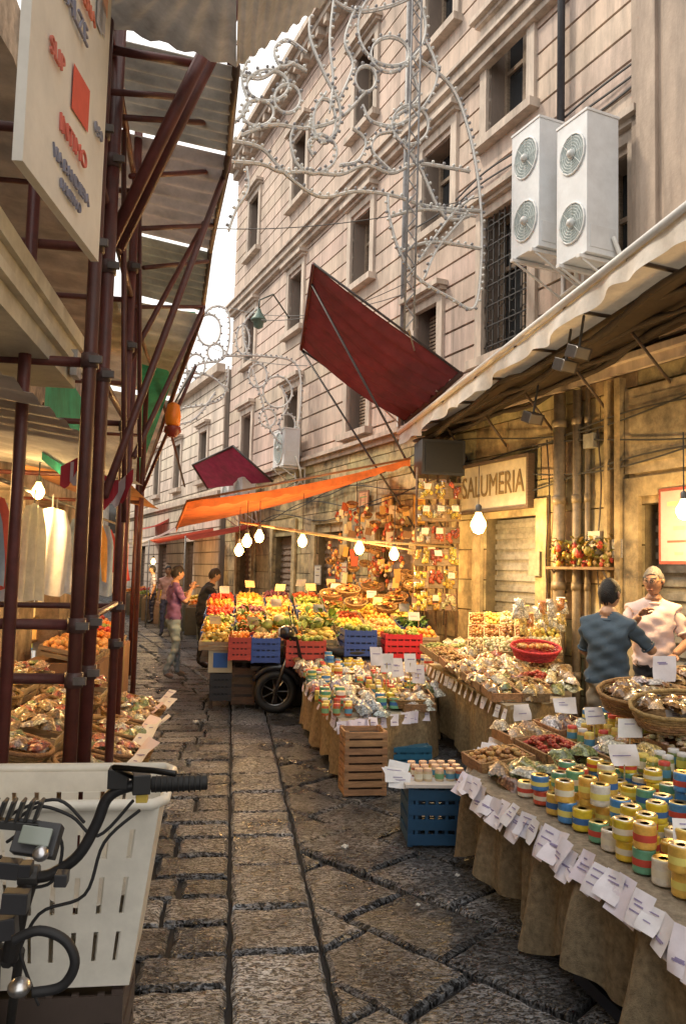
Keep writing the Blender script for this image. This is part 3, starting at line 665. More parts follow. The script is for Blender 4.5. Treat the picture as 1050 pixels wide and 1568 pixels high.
def fruitbox(mb,c,sz,rot,fcol,fr,bcol,layers=1,mt=None,kind=0):
    c=Vector(c); crate(mb,c,sz,rot,bcol,mt or M_WOOD,2,False,.01)
    X,Y,Z=sz; nx=max(2,int(X/(fr*1.9))); ny=max(2,int(Y/(fr*1.9)))
    if kind==2:
        for i in range(70): leaf(mb,c+rot@Vector((U(-.45,.45)*X,U(-.45,.3)*Y,Z/2+U(-.04,.06))),U(.04,.08),fcol)
        return
    for L_ in range(layers+1):
        for i in range(nx-L_):
            for j in range(ny-L_):
                if L_ and R()<.25: continue
                x=(i+.5+L_*.5)/nx-.5; y=(j+.5+L_*.5)/ny-.5
                p=c+rot@Vector((x*X*.92+U(-.45,.45)*fr,y*Y*.92+U(-.45,.45)*fr,Z/2-fr*.35+L_*fr*1.2+U(-.3,.3)*fr))
                sc_=(1,1,U(.85,1)) if kind==0 else (1.7,.6,.6)
                mb.ball(p,fr*U(.8,1.1),jc(fcol,.3),M_FRU,1 if fr<.05 else 2,sc_,0 if kind==0 else .05,rz(U(0,3)))
FC=[((.80,.26,.03),.036,0),((.78,.52,.06),.036,0),((.60,.06,.03),.034,0),((.32,.38,.07),.04,0),((.78,.42,.15),.04,0),((.82,.62,.16),.045,1),((.62,.13,.04),.034,1),((.12,.25,.05),.05,2),((.78,.36,.06),.036,0),((.16,.05,.08),.035,0),((.80,.45,.05),.036,0)]
def paper(mb,p,w,h,yawr,tilt,col=(.78,.76,.8)):
    p=Vector(p); r_=rz(yawr)@rx(tilt); cu=U(-.12,.12)*w; c2=U(-.06,.06)*w; sk=U(-.15,.15)
    f=lambda x,y,o=0:p+r_@Vector(((x-.5)*w+sk*w*(y-.5),cu*math.sin(2.5*x+2*y)+c2*math.sin(5*y+x*3)+o,(y-.5)*h))
    mb.grid(f,5,5,jc(col,.06),M_PAP)
    for k in range(random.choice([1,2,3])):
        y=U(.25,.8); x0=U(.1,.3); x1=U(.5,.9)
        for o in(-.0025,.0025): mb.add([f(x0,y,o),f(x1,y,o),f(x1,y+.045,o),f(x0,y+.045,o)],[(0,1,2,3)],(.3,.26,.45),M_PAP)
def drape(mb,pts,zt,zb,col,folds=14,amp=.03,out=.03,uneven=.03,mt=None):
    pts=[Vector((p[0],p[1],0)) for p in pts]; ls=[0]
    for i in range(len(pts)-1): ls.append(ls[-1]+(pts[i+1]-pts[i]).length)
    T=ls[-1]; ph=U(0,6)
    def fn(x,y):
        d=x*T
        for i in range(len(pts)-1):
            if d<=ls[i+1]+1e-6: break
        t=(d-ls[i])/(ls[i+1]-ls[i]); p=pts[i].lerp(pts[i+1],t); dr=(pts[i+1]-pts[i]).normalized(); nn=Vector((dr.y,-dr.x,0))
        a=amp*y**.6*(math.sin(d*folds+ph+.8*math.sin(d*2.1))+.5*math.sin(d*folds*2.3+1+ph)+.5*math.sin(d*3.1)+.3*math.sin(d*folds*.6+y*3))
        q=p+nn*(a+out*y); q.z=zt+(zb-zt)*y+uneven*y*math.sin(d*5+ph)+uneven*.6*y*math.sin(d*11); return q
    mb.grid(fn,int(T*60)+6,10,col,mt or M_BUR)
BAGC=[(.72,.62,.42),(.80,.74,.62),(.42,.24,.10),(.60,.40,.20),(.40,.08,.04),(.74,.66,.52),(.22,.09,.05),(.75,.60,.22),(.62,.56,.5),(.85,.82,.78),(.28,.32,.12),(.75,.38,.10),(.75,.22,.15),(.5,.45,.6),(.8,.5,.45)]
def pouch(mb,p,w,h,t,rot,col):
    p=Vector(p); a,b,c=U(0,6),U(0,6),U(.8,1.2)
    def fn(x,y):
        e=(1-abs(2*x-1)**2.5)*(1-abs(2*y-1)**4); wx=1-.12*abs(math.sin(2*y*math.pi+a))
        return p+rot@Vector(((x-.5)*w*wx,(y-.5)*h,t*e*(1+.25*math.sin(9*x+a)*math.sin(8*y+b))+.006+.12*t*math.sin(23*x*c+b)*(1-e)))
    mb.grid(fn,7,7,col,M_BAG)
    if R()<.55:
        q=lambda x,y:p+rot@Vector(((x-.5)*w*.95,(.36+.16*y)*h,t*.45*(1-y)+.012))
        mb.add([q(0,0),q(1,0),q(1,1),q(0,1)],[(0,1,2,3)],random.choice([(.82,.8,.78),(.75,.15,.1),(.8,.7,.2),(.2,.35,.6),(.82,.8,.76)]),M_PAP)
def bag(mb,p,s_=.08,col=None):
    col=jc(col or random.choice(BAGC),.2)
    pouch(mb,p,s_*U(1.5,1.9),s_*U(2.0,2.5),s_*U(.45,.7),rz(U(-.9,.9))@rx(U(-.15,.4))@ry(U(-.3,.3)),col)
def jar(mb,p,r,h,body,lid):
    p=Vector(p); mb.lathe(p,[(r*.9,0),(r,.01),(r,h*.72),(r*.85,h*.8)],body,M_TIN,12); mb.lathe(p+Vector((0,0,h*.8)),[(r*.9,0),(r*.92,h*.18),(r*.8,h*.2)],lid,M_PLA,12)
    mb.lathe(p+Vector((0,0,h*.2)),[(r*1.02,0),(r*1.02,h*.4)],random.choice([(.75,.7,.55),(.7,.6,.1),(.1,.3,.45),(.2,.4,.2)]),M_PAP,12)
def tin(mb,p,r,h,c,rot=I3):
    p=Vector(p); mb.lathe(p,[(r*.97,0),(r*1.02,.006),(r,.012),(r,h-.01),(r*1.02,h-.004),(r*.95,h)],c,M_TIN,16,rot); mb.lathe(p+rot@Vector((0,0,h)),[(r*.93,0),(r*.9,.003),(r*.3,-.001)],random.choice([(.75,.7,.6),(.85,.7,.3)]),M_CHROME,16,rot)
    mb.lathe(p+rot@Vector((0,0,h*.3)),[(r*1.015,0),(r*1.015,h*.3)],random.choice([(.8,.75,.6),(.6,.08,.05),(.05,.15,.4),(.85,.75,.2)]),M_PAP,16,rot)
def tray(mb,c,w,l,rot,col=(.38,.22,.10)):
    c=Vector(c)
    for sx,sy,bw,bl in((0,-l/2,w,.015),(0,l/2,w,.015),(-w/2,0,.015,l),(w/2,0,.015,l)): mb.box(c+rot@Vector((sx,sy,.03)),(bw,bl,.07),jc(col,.2),M_WICK,rot)
    mb.box(c,(w,l,.01),col,M_WICK,rot)
def goods_patch(mb,c,w,l,rot,kind,pal_=None):
    c=Vector(c)
    if kind=='tin':
        base=random.choice([(.85,.62,.05),(.08,.28,.62),(.12,.38,.22),(.7,.1,.06),(.8,.5,.1),(.75,.72,.62)]); nx,ny=int(w/.105),int(l/.105)
        hh=U(.06,.1)
        for i in range(nx):
            for j in range(ny):
                for k in range(2 if R()<.5 else 1): tin(mb,c+rot@Vector(((i+.5)/nx*w-w/2+U(-.01,.01),(j+.5)/ny*l-l/2+U(-.006,.006),.01+k*hh)),.046,hh-.003,jc(base if R()<.6 else random.choice([(.85,.62,.05),(.08,.28,.62),(.75,.72,.6),(.15,.4,.25)]),.12))
    elif kind=='jar':
        base=random.choice([(.55,.12,.03),(.45,.35,.08),(.65,.4,.1),(.2,.25,.06)]); nx,ny=int(w/.08),int(l/.085)
        for i in range(nx):
            for j in range(ny):
                if R()<.1: continue
                jar(mb,c+rot@Vector(((i+.5)/nx*w-w/2+U(-.01,.01),(j+.5)/ny*l-l/2,.01)),.033,.1,jc(base,.2),random.choice([(.75,.6,.15),(.65,.65,.65),(.6,.08,.06)]))
    elif kind=='loose':
        col=random.choice([(.5,.28,.1),(.7,.6,.4),(.4,.05,.03),(.25,.15,.06),(.35,.38,.12)]); tray(mb,c,w,l,rot)
        for i in range(int(w*l/.0011)):
            x,y=U(-.46,.46),U(-.46,.46); mb.ball(c+rot@Vector((x*w,y*l,.03+.05*(1-4*x*x)*(1-4*y*y)+U(0,.02))),U(.014,.022),jc(col,.35),M_FRU,1,(1,1.3,.8),.1,rz(U(0,3)))
    else:
        col=pal_ or random.choice(BAGC); nx,ny=max(1,round(w/.12)),max(1,round(l/.14))
        if kind=='basket': tray(mb,c,w,l,rot)
        for k in range(2):
            for i in range(nx):
                for j in range(ny):
                    if k and R()<.35: continue
                    cc=col if R()<.8 else random.choice(BAGC)
                    pouch(mb,c+rot@Vector(((i+.5)/nx*w-w/2+U(-.03,.03),(j+.5)/ny*l-l/2+U(-.03,.03),.01+k*.045)),U(.10,.15),U(.13,.19),U(.035,.06),rot@rz(U(-.5,.5))@rx(U(-.1,.35))@ry(U(-.25,.25)),jc(cc,.2))
def inpoly(x,y,poly):
    s_=False;n=len(poly)
    for i in range(n):
        a=poly[i];b=poly[(i+1)%n]
        if (a.y>y)!=(b.y>y) and x<(b.x-a.x)*(y-a.y)/(b.y-a.y)+a.x: s_=not s_
    return s_
# ---------------------------------------------------------------- NEAR TABLE
nt=MB()
FL=onG(712,1190,.55); FN=onG(1060,1440,.55); FN2=FN+(FN-FL).normalized()*1.2
BLc=Vector((FL.x+.55,5.55,.55)); BR=Vector((3.35,5.3,.55)); BN=Vector((3.3,FN2.y,.55))
ps=[FL,BLc,BR,BN,FN2]
nt.add([Vector((p.x,p.y,.53)) for p in ps]+[Vector((p.x,p.y,.55)) for p in ps],[(4,3,2,1,0),(5,6,7,8,9)]+[(i,(i+1)%5,5+(i+1)%5,5+i) for i in range(5)],(.4,.33,.24),M_BUR)
drape(nt,[BLc,FL,FN2],.552,.10,(.34,.27,.17),13,.055,.03,.05)
d=(FN2-FL).normalized(); pn=Vector((-d.y,d.x,0))
if pn.x<0: pn=-pn
rT=rz(math.atan2(pn.y,pn.x))
k=.12
while k<2.0:
    wd_=U(.28,.4); t=-1.2
    while t<3.6:
        ln=U(.3,.48); c=FL+d*(t+ln/2)+pn*(k+wd_/2); z=.56+max(0,k-.1)*.17
        if inpoly(c.x,c.y,ps):
            if .3<t<1.9 and .1<k<1.05: kd=random.choice(['tin','tin','tin','jar','tin','bag'])
            else: kd=random.choice(['bag','bag','bag','basket','basket','loose','jar','tin'])
            goods_patch(nt,(c.x,c.y,z),wd_-.03,ln-.03,rT@ry(-.12),kd)
            if R()<.36:
                q=(c.x,c.y,z+.18); paper(nt,q,.15,.11,U(-.5,.4),U(-.6,-.1),(.82,.80,.80)); nt.tube([(q[0],q[1],z),(q[0],q[1],z+.13)],.004,(.6,.5,.3),M_WOOD,4)
        t+=ln
    k+=wd_
L_=(FN2-FL).length; t=-.02
while t<L_:
    p=FL+d*t; ang=math.atan2(d.y,d.x); paper(nt,p+Vector((-.035,-.01,U(-.06,.01))),U(.08,.14),U(.10,.155),ang+U(-.3,.3),U(-.85,-.3),(.80,.78,.86)); t+=U(.05,.09)
for i in range(8):
    p=FL.lerp(BLc,R()); paper(nt,p+Vector((-.02,0,.0)),.11,.13,U(-1.4,-.6),-.6,(.8,.78,.82))
for x,y in((1.65,2.5),(2.1,1.9),(1.75,4.0),(2.9,2.4),(2.9,4.9),(2.1,5.2)): nt.tube([(x,y,0),(x,y,.53)],.025,(.3,.3,.3),M_MET,8)
nt.done('market_stall_packaged_goods')
uc=MB()
for x,y in((1.72,3.6),(1.72,3.15),(1.8,2.6)): crate(uc,(x,y,.16),(.36,.42,.3),rz(.1),(.02,.03,.05))
uc.done('black_plastic_crates')
bc=MB(); c0=onG(672,1300)
crate(bc,(c0.x,c0.y+.2,.19),(.37,.36,.37),rz(-.08),(.02,.08,.17)); crate(bc,(c0.x,c0.y+.2,.18),(.30,.29,.34),rz(-.08),(.01,.03,.06))
bc.box((c0.x+.02,c0.y+.2,.39),(.46,.42,.02),(.7,.65,.6),M_PAP,rz(-.08))
for i in range(5):
    for j in range(3): jar(bc,(c0.x-.12+i*.07+U(-.01,.01),c0.y+.1+j*.1,.40),.03,.08,random.choice([(.6,.3,.12),(.65,.5,.3),(.4,.12,.06)]),(.75,.5,.35))
for k in range(6): paper(bc,(c0.x-.22+U(-.05,.07),c0.y+.05+U(-.1,.2),.39+.01*k),.14,.12,U(-.8,.3),-1.2+U(-.2,.5),(.82,.82,.85))
bc.done('blue_plastic_crate')
def basket(mb,c,a,b,h,rot,col=(.34,.2,.08),rows=7):
    c=Vector(c)
    for i in range(rows):
        t=i/(rows-1); s_=.8+.2*t
        ring=[c+rot@Vector((a*s_*math.cos(g*2*math.pi/28)*(1+(.012 if (g+i)%2 else -.012)),b*s_*math.sin(g*2*math.pi/28)*(1+(.012 if (g+i)%2 else -.012)),h*t)) for g in range(28)]
        mb.tube(ring,h/rows*.55*(1.5 if i==rows-1 else 1),jc(col,.2),M_WICK,6,closed=True)
    mb.add([c+rot@Vector((a*.8*math.cos(g*2*math.pi/20),b*.8*math.sin(g*2*math.pi/20),.01)) for g in range(20)],[tuple(range(20))],col,M_WICK)
def basket_full(mb,c,a,b,h,rot,n,cols=None,s_=.07):
    basket(mb,c,a,b,h,rot)
    for k in range(n):
        g=U(0,6.28); r_=math.sqrt(R())*.72; bag(mb,Vector(c)+rot@Vector((a*r_*math.cos(g),b*r_*math.sin(g),h*.7+U(0,.05))),U(.6,.9)*s_,random.choice(cols) if cols else None)
wb_=MB()
for (u,v,Y,a,b) in((975,1082,4.9,.30,.2),(1035,1105,4.5,.34,.2),(1060,1060,5.3,.3,.2)):
    basket_full(wb_,atY(u,v,Y),a,b,.11,rx(.25)@rz(.3),22,[(.5,.28,.1),(.7,.5,.25),(.6,.55,.5),(.4,.2,.08)])
paper(wb_,atY(1017,1024,5.0),.17,.17,.1,-.2); wb_.tube([atY(1017,1044,5.0),atY(1010,1085,5.0)],.006,(.5,.4,.2),M_WOOD,5)
for k in range(3): wb_.tube([(2.95+.3*k,5.2,.5),(2.95+.3*k,5.2,.8)],.02,(.3,.25,.15),M_WOOD,6)
wb_.done('wicker_baskets')
# ---------------------------------------------------------------- TABLES
def table(mb,ps,z,zb,dcol,edge=None,tint=None,zr=.1,kinds=('bag','bag','basket','tin','jar')):
    ps=[Vector((p[0],p[1],z)) for p in ps]; n=len(ps)
    mb.add([p-Vector((0,0,.03)) for p in ps]+ps,[tuple(range(n-1,-1,-1)),tuple(range(n,2*n))]+[(i,(i+1)%n,n+(i+1)%n,n+i) for i in range(n)],(.45,.4,.3),M_WOOD)
    drape(mb,[(p.x,p.y) for p in (edge or ps)],z+.003,zb,dcol,11,.026,.025,.03)
    xs=[p.x for p in ps];ys=[p.y for p in ps]; y=min(ys)-.1
    while y<max(ys)+.1:
        ln=U(.24,.36); x=min(xs)-.05
        while x<max(xs):
            w=U(.22,.34); cx,cy=x+w/2,y+ln/2
            if inpoly(cx,cy,ps): goods_patch(mb,(cx,cy,z+.005+zr*(cy-min(ys))/(max(ys)-min(ys))),w-.02,ln-.02,rz(U(-.08,.08))@rx(.1),random.choice(kinds),random.choice(tint) if tint else None)
            x+=w
        y+=ln
mt=MB()
Z1=.5
a=onG(466,1046,Z1);b=onG(524,1108,Z1);c=onG(588,1096,Z1);d_=onG(662,1088,Z1);e_=onG(672,1035,Z1);f_=onG(480,1016,Z1)
edge=[Vector((p.x,p.y,0)) for p in (f_,a,b,d_,e_)]
table(mt,[a,b,d_,e_,f_],Z1,.06,(.42,.31,.17),edge=edge,tint=[(.78,.74,.68),(.8,.78,.74),(.55,.3,.2),(.5,.55,.6),(.3,.15,.08),(.7,.64,.48)])
for i in range(34):
    t=R(); p=(a.lerp(b,t) if i%2 else b.lerp(d_,t)); paper(mt,p+Vector((-.02,-.03,-.03)),.08,.10,math.atan2((b-a).y,(b-a).x) if i%2 else U(-.3,.3),-.3+U(-.3,.2),(.8,.75,.84))
for u,v in((576,1005),(592,1015),(608,1022),(628,1015),(640,1032)):
    p=atY(u,v,7.6); paper(mt,p,.12,.18,U(-.3,.3),-.2); mt.tube([p,Vector((p.x,p.y,.6))],.005,(.5,.4,.2),M_WOOD,4)
basket_full(mt,onG(628,1086,.53)+Vector((0,.15,0)),.2,.13,.07,I3,12,[(.6,.4,.2),(.5,.3,.1)],.05)
for p in(a,b,d_,e_,f_): mt.tube([(p.x*.97+.03,p.y+.05,0),(p.x*.97+.03,p.y+.05,.47)],.02,(.3,.25,.15),M_WOOD,6)
mt.done('market_stall_sweets')
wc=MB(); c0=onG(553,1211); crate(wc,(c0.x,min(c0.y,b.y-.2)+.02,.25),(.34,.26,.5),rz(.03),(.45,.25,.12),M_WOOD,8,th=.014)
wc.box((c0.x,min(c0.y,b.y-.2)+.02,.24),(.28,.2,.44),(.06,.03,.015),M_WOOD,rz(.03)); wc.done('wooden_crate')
bb=MB(); p=onG(628,1192); bb.box((p.x,p.y+.3,.12),(.4,.3,.22),(.03,.16,.27),M_PLA); crate(bb,(p.x,p.y+.3,.12),(.44,.34,.24),I3,(.03,.16,.27)); bb.done('blue_storage_box')
m2=MB()
a=onG(655,1016,.72);b=onG(775,1082,.72);c=onG(862,1068,.72);d_=onG(840,1010,.72)
table(m2,[a,b,c,d_],.72,.12,(.45,.33,.17),edge=[a,b,c],tint=[(.78,.6,.3),(.8,.7,.45),(.65,.42,.15),(.7,.55,.3),(.5,.28,.1)],zr=.2,kinds=('bag','basket','loose','basket'))
for i in range(16):
    p=a.lerp(b,i/15); paper(m2,p+Vector((-.03,-.03,-.06)),.08,.10,math.atan2((b-a).y,(b-a).x)+U(-.3,.3),-.3,(.8,.78,.8))
for p in(a,b,c,d_): m2.tube([(p.x+.03,p.y+.05,0),(p.x+.03,p.y+.05,.69)],.02,(.3,.25,.15),M_WOOD,6)
m2.done('market_stall_dried_fruit')
td=MB()
for i in range(5):
    for j in range(3):
        p=atY(738+i*24,992-j*20,8.3+j*.35-i*.12); fruitbox(td,p,(.32,.28,.09),rz(-.3)@rx(.45),random.choice([(.75,.55,.12),(.7,.55,.3),(.5,.25,.08),(.7,.65,.4),(.4,.2,.08)]),U(.02,.03),(.55,.42,.22),1)
p=atY(775,1015,8.0); td.box(p-Vector((0,0,.25)),(1.3,.25,.5),(.55,.42,.25),M_WOOD,rz(-.3)); td.box((p.x+.1,p.y+.5,.35),(1.2,.8,.7),(.2,.15,.1),M_WOOD,rz(-.3))
p=atY(818,1005,7.5); basket(td,p,.25,.18,.1,rx(.3),(.5,.04,.05))
for k in range(40): td.ball(p+Vector((U(-.17,.17),U(-.12,.12),.1)),.025,jc((.5,.25,.08),.3),M_FRU,1)
for i in range(24):
    p=atY(U(790,862),U(925,978),8.2); pouch(td,p,.1,.16,.05,rz(U(-.6,.2))@rx(1.1),random.choice([(.8,.74,.6),(.8,.6,.2),(.7,.3,.1),(.82,.78,.6)]))
td.done('tilted_produce_display')
# ---------------------------------------------------------------- FRUIT STALL
fs=MB()
for i in range(7):
    for j in range(6):
        x=-.15+i*.44+U(-.02,.02); y=10.15+j*.5; z=.80+j*.085+.02*i+U(-.015,.02)
        if x>WR.a+WR.sl*y-.35: continue
        fc=random.choice(FC); fruitbox(fs,(x,y,z),(.42,.46,.12),rz(U(-.06,.06))@rx(.16+U(-.04,.06)),fc[0],fc[1],random.choice([(.5,.38,.2),(.1,.25,.1),(.45,.35,.22),(.05,.1,.3)]),1,None,fc[2])
        if R()<.45: paper(fs,(x+U(-.1,.1),y+.1,z+.27),.15,.11,U(-.3,.3),-.15,random.choice([(.8,.78,.7),(.75,.6,.3),(.3,.3,.3)])); fs.tube([(x,y+.1,z),(x,y+.1,z+.25)],.006,(.5,.4,.2),M_WOOD,4)
for i in range(8): fs.box((-.2+i*.4,10.1,.36),(.05,.05,.72),(.08,.06,.05),M_WOOD)
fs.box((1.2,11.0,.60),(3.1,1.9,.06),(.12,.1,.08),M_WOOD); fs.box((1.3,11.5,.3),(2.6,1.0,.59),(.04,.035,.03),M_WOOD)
for k in range(10):
    p=atY(U(400,500),U(945,972),10.3); fs.ball(p,U(.06,.09),jc(random.choice([(.35,.40,.1),(.25,.32,.06),(.6,.55,.25)]),.2),M_FRU,2,(1,1,.8),.06)
for k in range(170): leaf(fs,atY(U(350,520),U(938,975),U(10.1,10.6)),U(.05,.08),random.choice([(.12,.22,.03),(.20,.32,.06),(.35,.40,.08)]))
fs.done('fruit_and_vegetable_stall')
def mkcrate(u0,u1,v0,v1,Y,col,mtl=None,depth=.36):
    a=atY(u0,v0,Y);b=atY(u1,v1,Y); m=MB(); w=b.x-a.x; h=a.z-b.z
    crate(m,((a.x+b.x)/2,Y+depth/2,(a.z+b.z)/2),(w,depth,h),rz(U(-.05,.05)),col,mtl or M_PLA,4)
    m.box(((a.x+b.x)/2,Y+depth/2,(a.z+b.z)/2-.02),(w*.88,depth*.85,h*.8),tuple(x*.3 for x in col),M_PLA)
    return m,a,b
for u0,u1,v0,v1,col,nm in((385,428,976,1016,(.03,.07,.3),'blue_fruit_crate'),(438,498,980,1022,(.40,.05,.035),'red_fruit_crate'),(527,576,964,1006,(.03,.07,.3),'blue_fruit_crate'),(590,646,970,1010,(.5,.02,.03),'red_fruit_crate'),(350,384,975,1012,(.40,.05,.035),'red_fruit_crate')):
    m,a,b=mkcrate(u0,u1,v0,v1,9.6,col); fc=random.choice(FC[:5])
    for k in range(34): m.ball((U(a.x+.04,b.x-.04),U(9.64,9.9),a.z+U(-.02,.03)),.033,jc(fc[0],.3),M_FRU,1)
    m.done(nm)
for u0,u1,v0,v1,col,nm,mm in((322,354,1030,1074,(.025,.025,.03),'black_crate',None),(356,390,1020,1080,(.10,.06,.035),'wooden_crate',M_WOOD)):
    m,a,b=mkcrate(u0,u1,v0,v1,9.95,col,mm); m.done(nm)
m=MB(); a=atY(320,992,9.95);b=atY(355,1030,9.95); m.box(((a.x+b.x)/2,10.1,(a.z+b.z)/2),(b.x-a.x,.3,a.z-b.z),(.55,.5,.35),M_PAP); m.box(((a.x+b.x)/2,9.945,(a.z+b.z)/2),((b.x-a.x)*.6,.01,(a.z-b.z)*.6),(.05,.15,.45),M_PAP); m.box(((a.x+b.x)/2,10.1,a.z+.005),((b.x-a.x)*1.05,.32,.03),(.6,.55,.4),M_PAP)
m.done('cardboard_fruit_box')
def wheel(mb,c,r,rot,spokes=10,tr_=.035):
    c=Vector(c); C_=lambda rr:[c+rot@Vector((rr*math.cos(g*math.pi/16),0,rr*math.sin(g*math.pi/16))) for g in range(32)]
    mb.tube(C_(r),tr_,(.015,.015,.015),M_RUB,8,closed=True); mb.tube(C_(r*.8),.014,(.35,.35,.35),M_CHROME,6,closed=True)
    for g in range(spokes): a_=g*2*math.pi/spokes; mb.tube([c,c+rot@Vector((r*.8*math.cos(a_),0,r*.8*math.sin(a_)))],.008,(.35,.35,.35),M_CHROME,4)
    mb.tube([c+rot@Vector((0,-.05,0)),c+rot@Vector((0,.05,0))],.03,(.1,.1,.1),M_MET,8)
def scooter(p,ang,col=(.02,.02,.025)):
    sc_=MB(); r_=rz(ang); p=Vector(p); T=lambda x,y,z:p+r_@Vector((x,y,z))
    for x in(0,1.22): wheel(sc_,T(x,0,.26),.21,r_,7,.05)
    sc_.tube([T(.3*math.cos(t),0,.26+.3*math.sin(t)) for t in np.linspace(.3,2.7,12)],[.02+.035*math.sin(i/11*3.14) for i in range(12)],col,M_TIN,8)
    sc_.tube([T(0,.07,.26),T(.1,.07,.6),T(.22,0,1.0)],.022,(.3,.3,.3),M_CHROME,8); sc_.tube([T(0,-.07,.26),T(.1,-.07,.6),T(.22,0,1.0)],.022,(.3,.3,.3),M_CHROME,8)
    sc_.grid(lambda x,y:T(.30+.10*abs(2*x-1)**2-.16*y,(x-.5)*.42*(1-.35*abs(y-.4)),.32+.62*y),10,8,col,M_TIN)
    sc_.grid(lambda x,y:T(.32+.34*y,(x-.5)*.34,.30+.02*math.sin(3*x)),4,4,(.04,.04,.04),M_RUB)
    V,Fs=ICO[3]
    sc_.add([T(1.02+x*.46,y*.17,.52+z*.19+.06*x) for x,y,z in V],Fs,col,M_TIN,True)
    sc_.add([T(.95+x*.38,y*.15,.75+z*.075+.03*x*x) for x,y,z in V],Fs,(.015,.015,.015),M_RUB,True)
    sc_.tube([T(.22,-.33,1.0),T(.2,-.15,1.06),T(.2,0,1.04),T(.2,.15,1.06),T(.22,.33,1.0)],.016,(.03,.03,.03),M_RUB,8)
    sc_.ball(T(.12,0,.98),.1,col,M_TIN,3,(1,1.2,.9)); sc_.ball(T(.035,0,.98),.06,(.6,.6,.55),M_GLASS,2,(.4,1,1))
    for s_ in(-1,1): sc_.tube([T(.2,s_*.2,1.05),T(.16,s_*.3,1.22)],.006,(.05,.05,.05),M_MET,5); sc_.ball(T(.16,s_*.31,1.26),.055,(.05,.05,.05),M_PLA,2,(.3,1,.7))
    sc_.tube([T(.9,.14,.28),T(1.4,.16,.36)],.045,(.2,.2,.2),M_CHROME,8); sc_.tube([T(.8,-.1,.3),T(.78,-.25,.0)],.014,(.1,.1,.1),M_MET,6); sc_.tube([T(1.22,.08,.26),T(1.15,.1,.6)],.03,(.3,.3,.3),M_CHROME,8)
    sc_.box(T(1.5,0,.55),(.04,.12,.06),(.5,.03,.02),M_PLA,r_)
    sc_.done('parked_scooter')
w0=onG(420,1092); scooter((w0.x,w0.y,0),.0)
scooter((.25,15.6,0),1.2,(.05,.06,.1)); scooter((-.15,16.4,0),1.2,(.25,.03,.03))
hc=MB(); hc.box((w0.x+.85,9.95,.53),(2.3,.3,.05),(.08,.06,.05),M_WOOD)
for k in range(6): hc.tube([(w0.x-.2+.42*k,10.05,0),(w0.x-.2+.42*k,10.05,.5)],.025,(.04,.03,.03),M_WOOD,6)
hc.box((w0.x+1.15,10.3,.27),(1.9,.3,.5),(.03,.025,.02),M_CLOTH); hc.done('crate_bench')
wd=MB()
for row in range(6):
    v=752+row*34
    for k in range(3):
        p=atY(652+k*22-row*2,v,10.55-.03*row); rr=rz(-.25+U(-.1,.1))@rx(-.35)
        wd.box(p,(.21,.02,.24),jc((.3,.2,.1),.3),M_WOOD,rr)
        fcx=random.choice([(.75,.48,.08),(.55,.12,.05),(.7,.55,.3),(.3,.3,.08),(.65,.32,.06),(.8,.6,.1)])
        for q in range(11):
            pp_=p+rr@Vector((U(-.08,.08),-.035,U(-.1,.1)))
            if R()<.5: wd.ball(pp_,U(.02,.035),jc(fcx,.3),M_FRU,1,(1,.8,1.2),.1)
            else: pouch(wd,pp_,.06,.09,.03,rr@rx(1.5),jc(fcx,.3))
        if R()<.3: paper(wd,p+Vector((0,-.09,.06)),.1,.08,U(-.3,.3),-.1,(.8,.75,.6))
for i in range(5): p=atY(642+16*i,735,10.6); wd.tube([(p.x,10.75,0),(p.x,10.75,p.z+.2)],.02,(.25,.15,.08),M_WOOD,6)
for i in range(120):
    u=U(505,640); v=U(770,905); Y=13.3-(u-505)*.011; p=atY(u,v,Y-U(0,.3)); t=R()
    if t<.35: wd.box(p,(U(.06,.14),.03,U(.08,.2)),jc(random.choice([(.6,.55,.42),(.65,.42,.12),(.45,.1,.05),(.25,.13,.07),(.55,.45,.3)]),.2),M_PAP,rz(U(-.3,.3))@ry(U(-.2,.2)))
    elif t<.7:
        for q in range(4): wd.ball(p+Vector((U(-.04,.04),U(-.04,.04),-q*.04)),U(.02,.04),jc(random.choice([(.6,.3,.08),(.4,.08,.04),(.7,.6,.4)]),.3),M_FRU,1,(1,1,1.2),.1)
        wd.tube([p,p+Vector((0,0,.3))],.004,(.2,.15,.1),M_RUB,4)
    else: basket(wd,p,.09,.07,.05,rx(.6),(.35,.2,.08),4)
for i in range(18): basket_full(wd,atY(U(500,700),U(900,935),U(11,12.5)),.16,.12,.07,rx(.5),7,[(.8,.5,.1),(.7,.2,.05),(.8,.65,.2)],.045)
wd.done('wall_display_of_packets')
po=MB()
for (u,v,w,h,c) in((525,880,.3,.5,(.7,.55,.35)),(485,880,.35,.4,(.65,.6,.5)),(590,780,.4,.5,(.75,.5,.15)),(640,780,.4,.5,(.8,.5,.1)),(660,850,.3,.3,(.75,.68,.5)),(555,765,.4,.3,(.6,.3,.15)),(1030,805,.42,.75,(.7,.45,.4)),(940,840,.14,.2,(.75,.7,.6)),(610,900,.35,.45,(.78,.7,.5)),(575,870,.2,.3,(.7,.2,.12))):
    q=WR.hit(u,v,.12); Y=q.y
    WR.box(po,Y-w/2,Y+w/2,.102,.12,q.z-h/2,q.z+h/2,(.4,.08,.05) if u==1030 else tuple(x*.5 for x in c),M_WOOD)
    WR.box(po,Y-w/2+.03,Y+w/2-.03,.12,.124,q.z-h/2+.03,q.z+h/2-.03,c,M_PAP)
    for k in range(5):
        zz=q.z-h*.38+k*h*.16; WR.box(po,Y-w*U(.2,.38),Y+w*U(.0,.36),.124,.126,zz,zz+h*U(.02,.07),random.choice([(.5,.12,.08),(.15,.1,.08),(.2,.3,.1),(.7,.6,.3)]),M_PAP)
po.done('wall_posters')
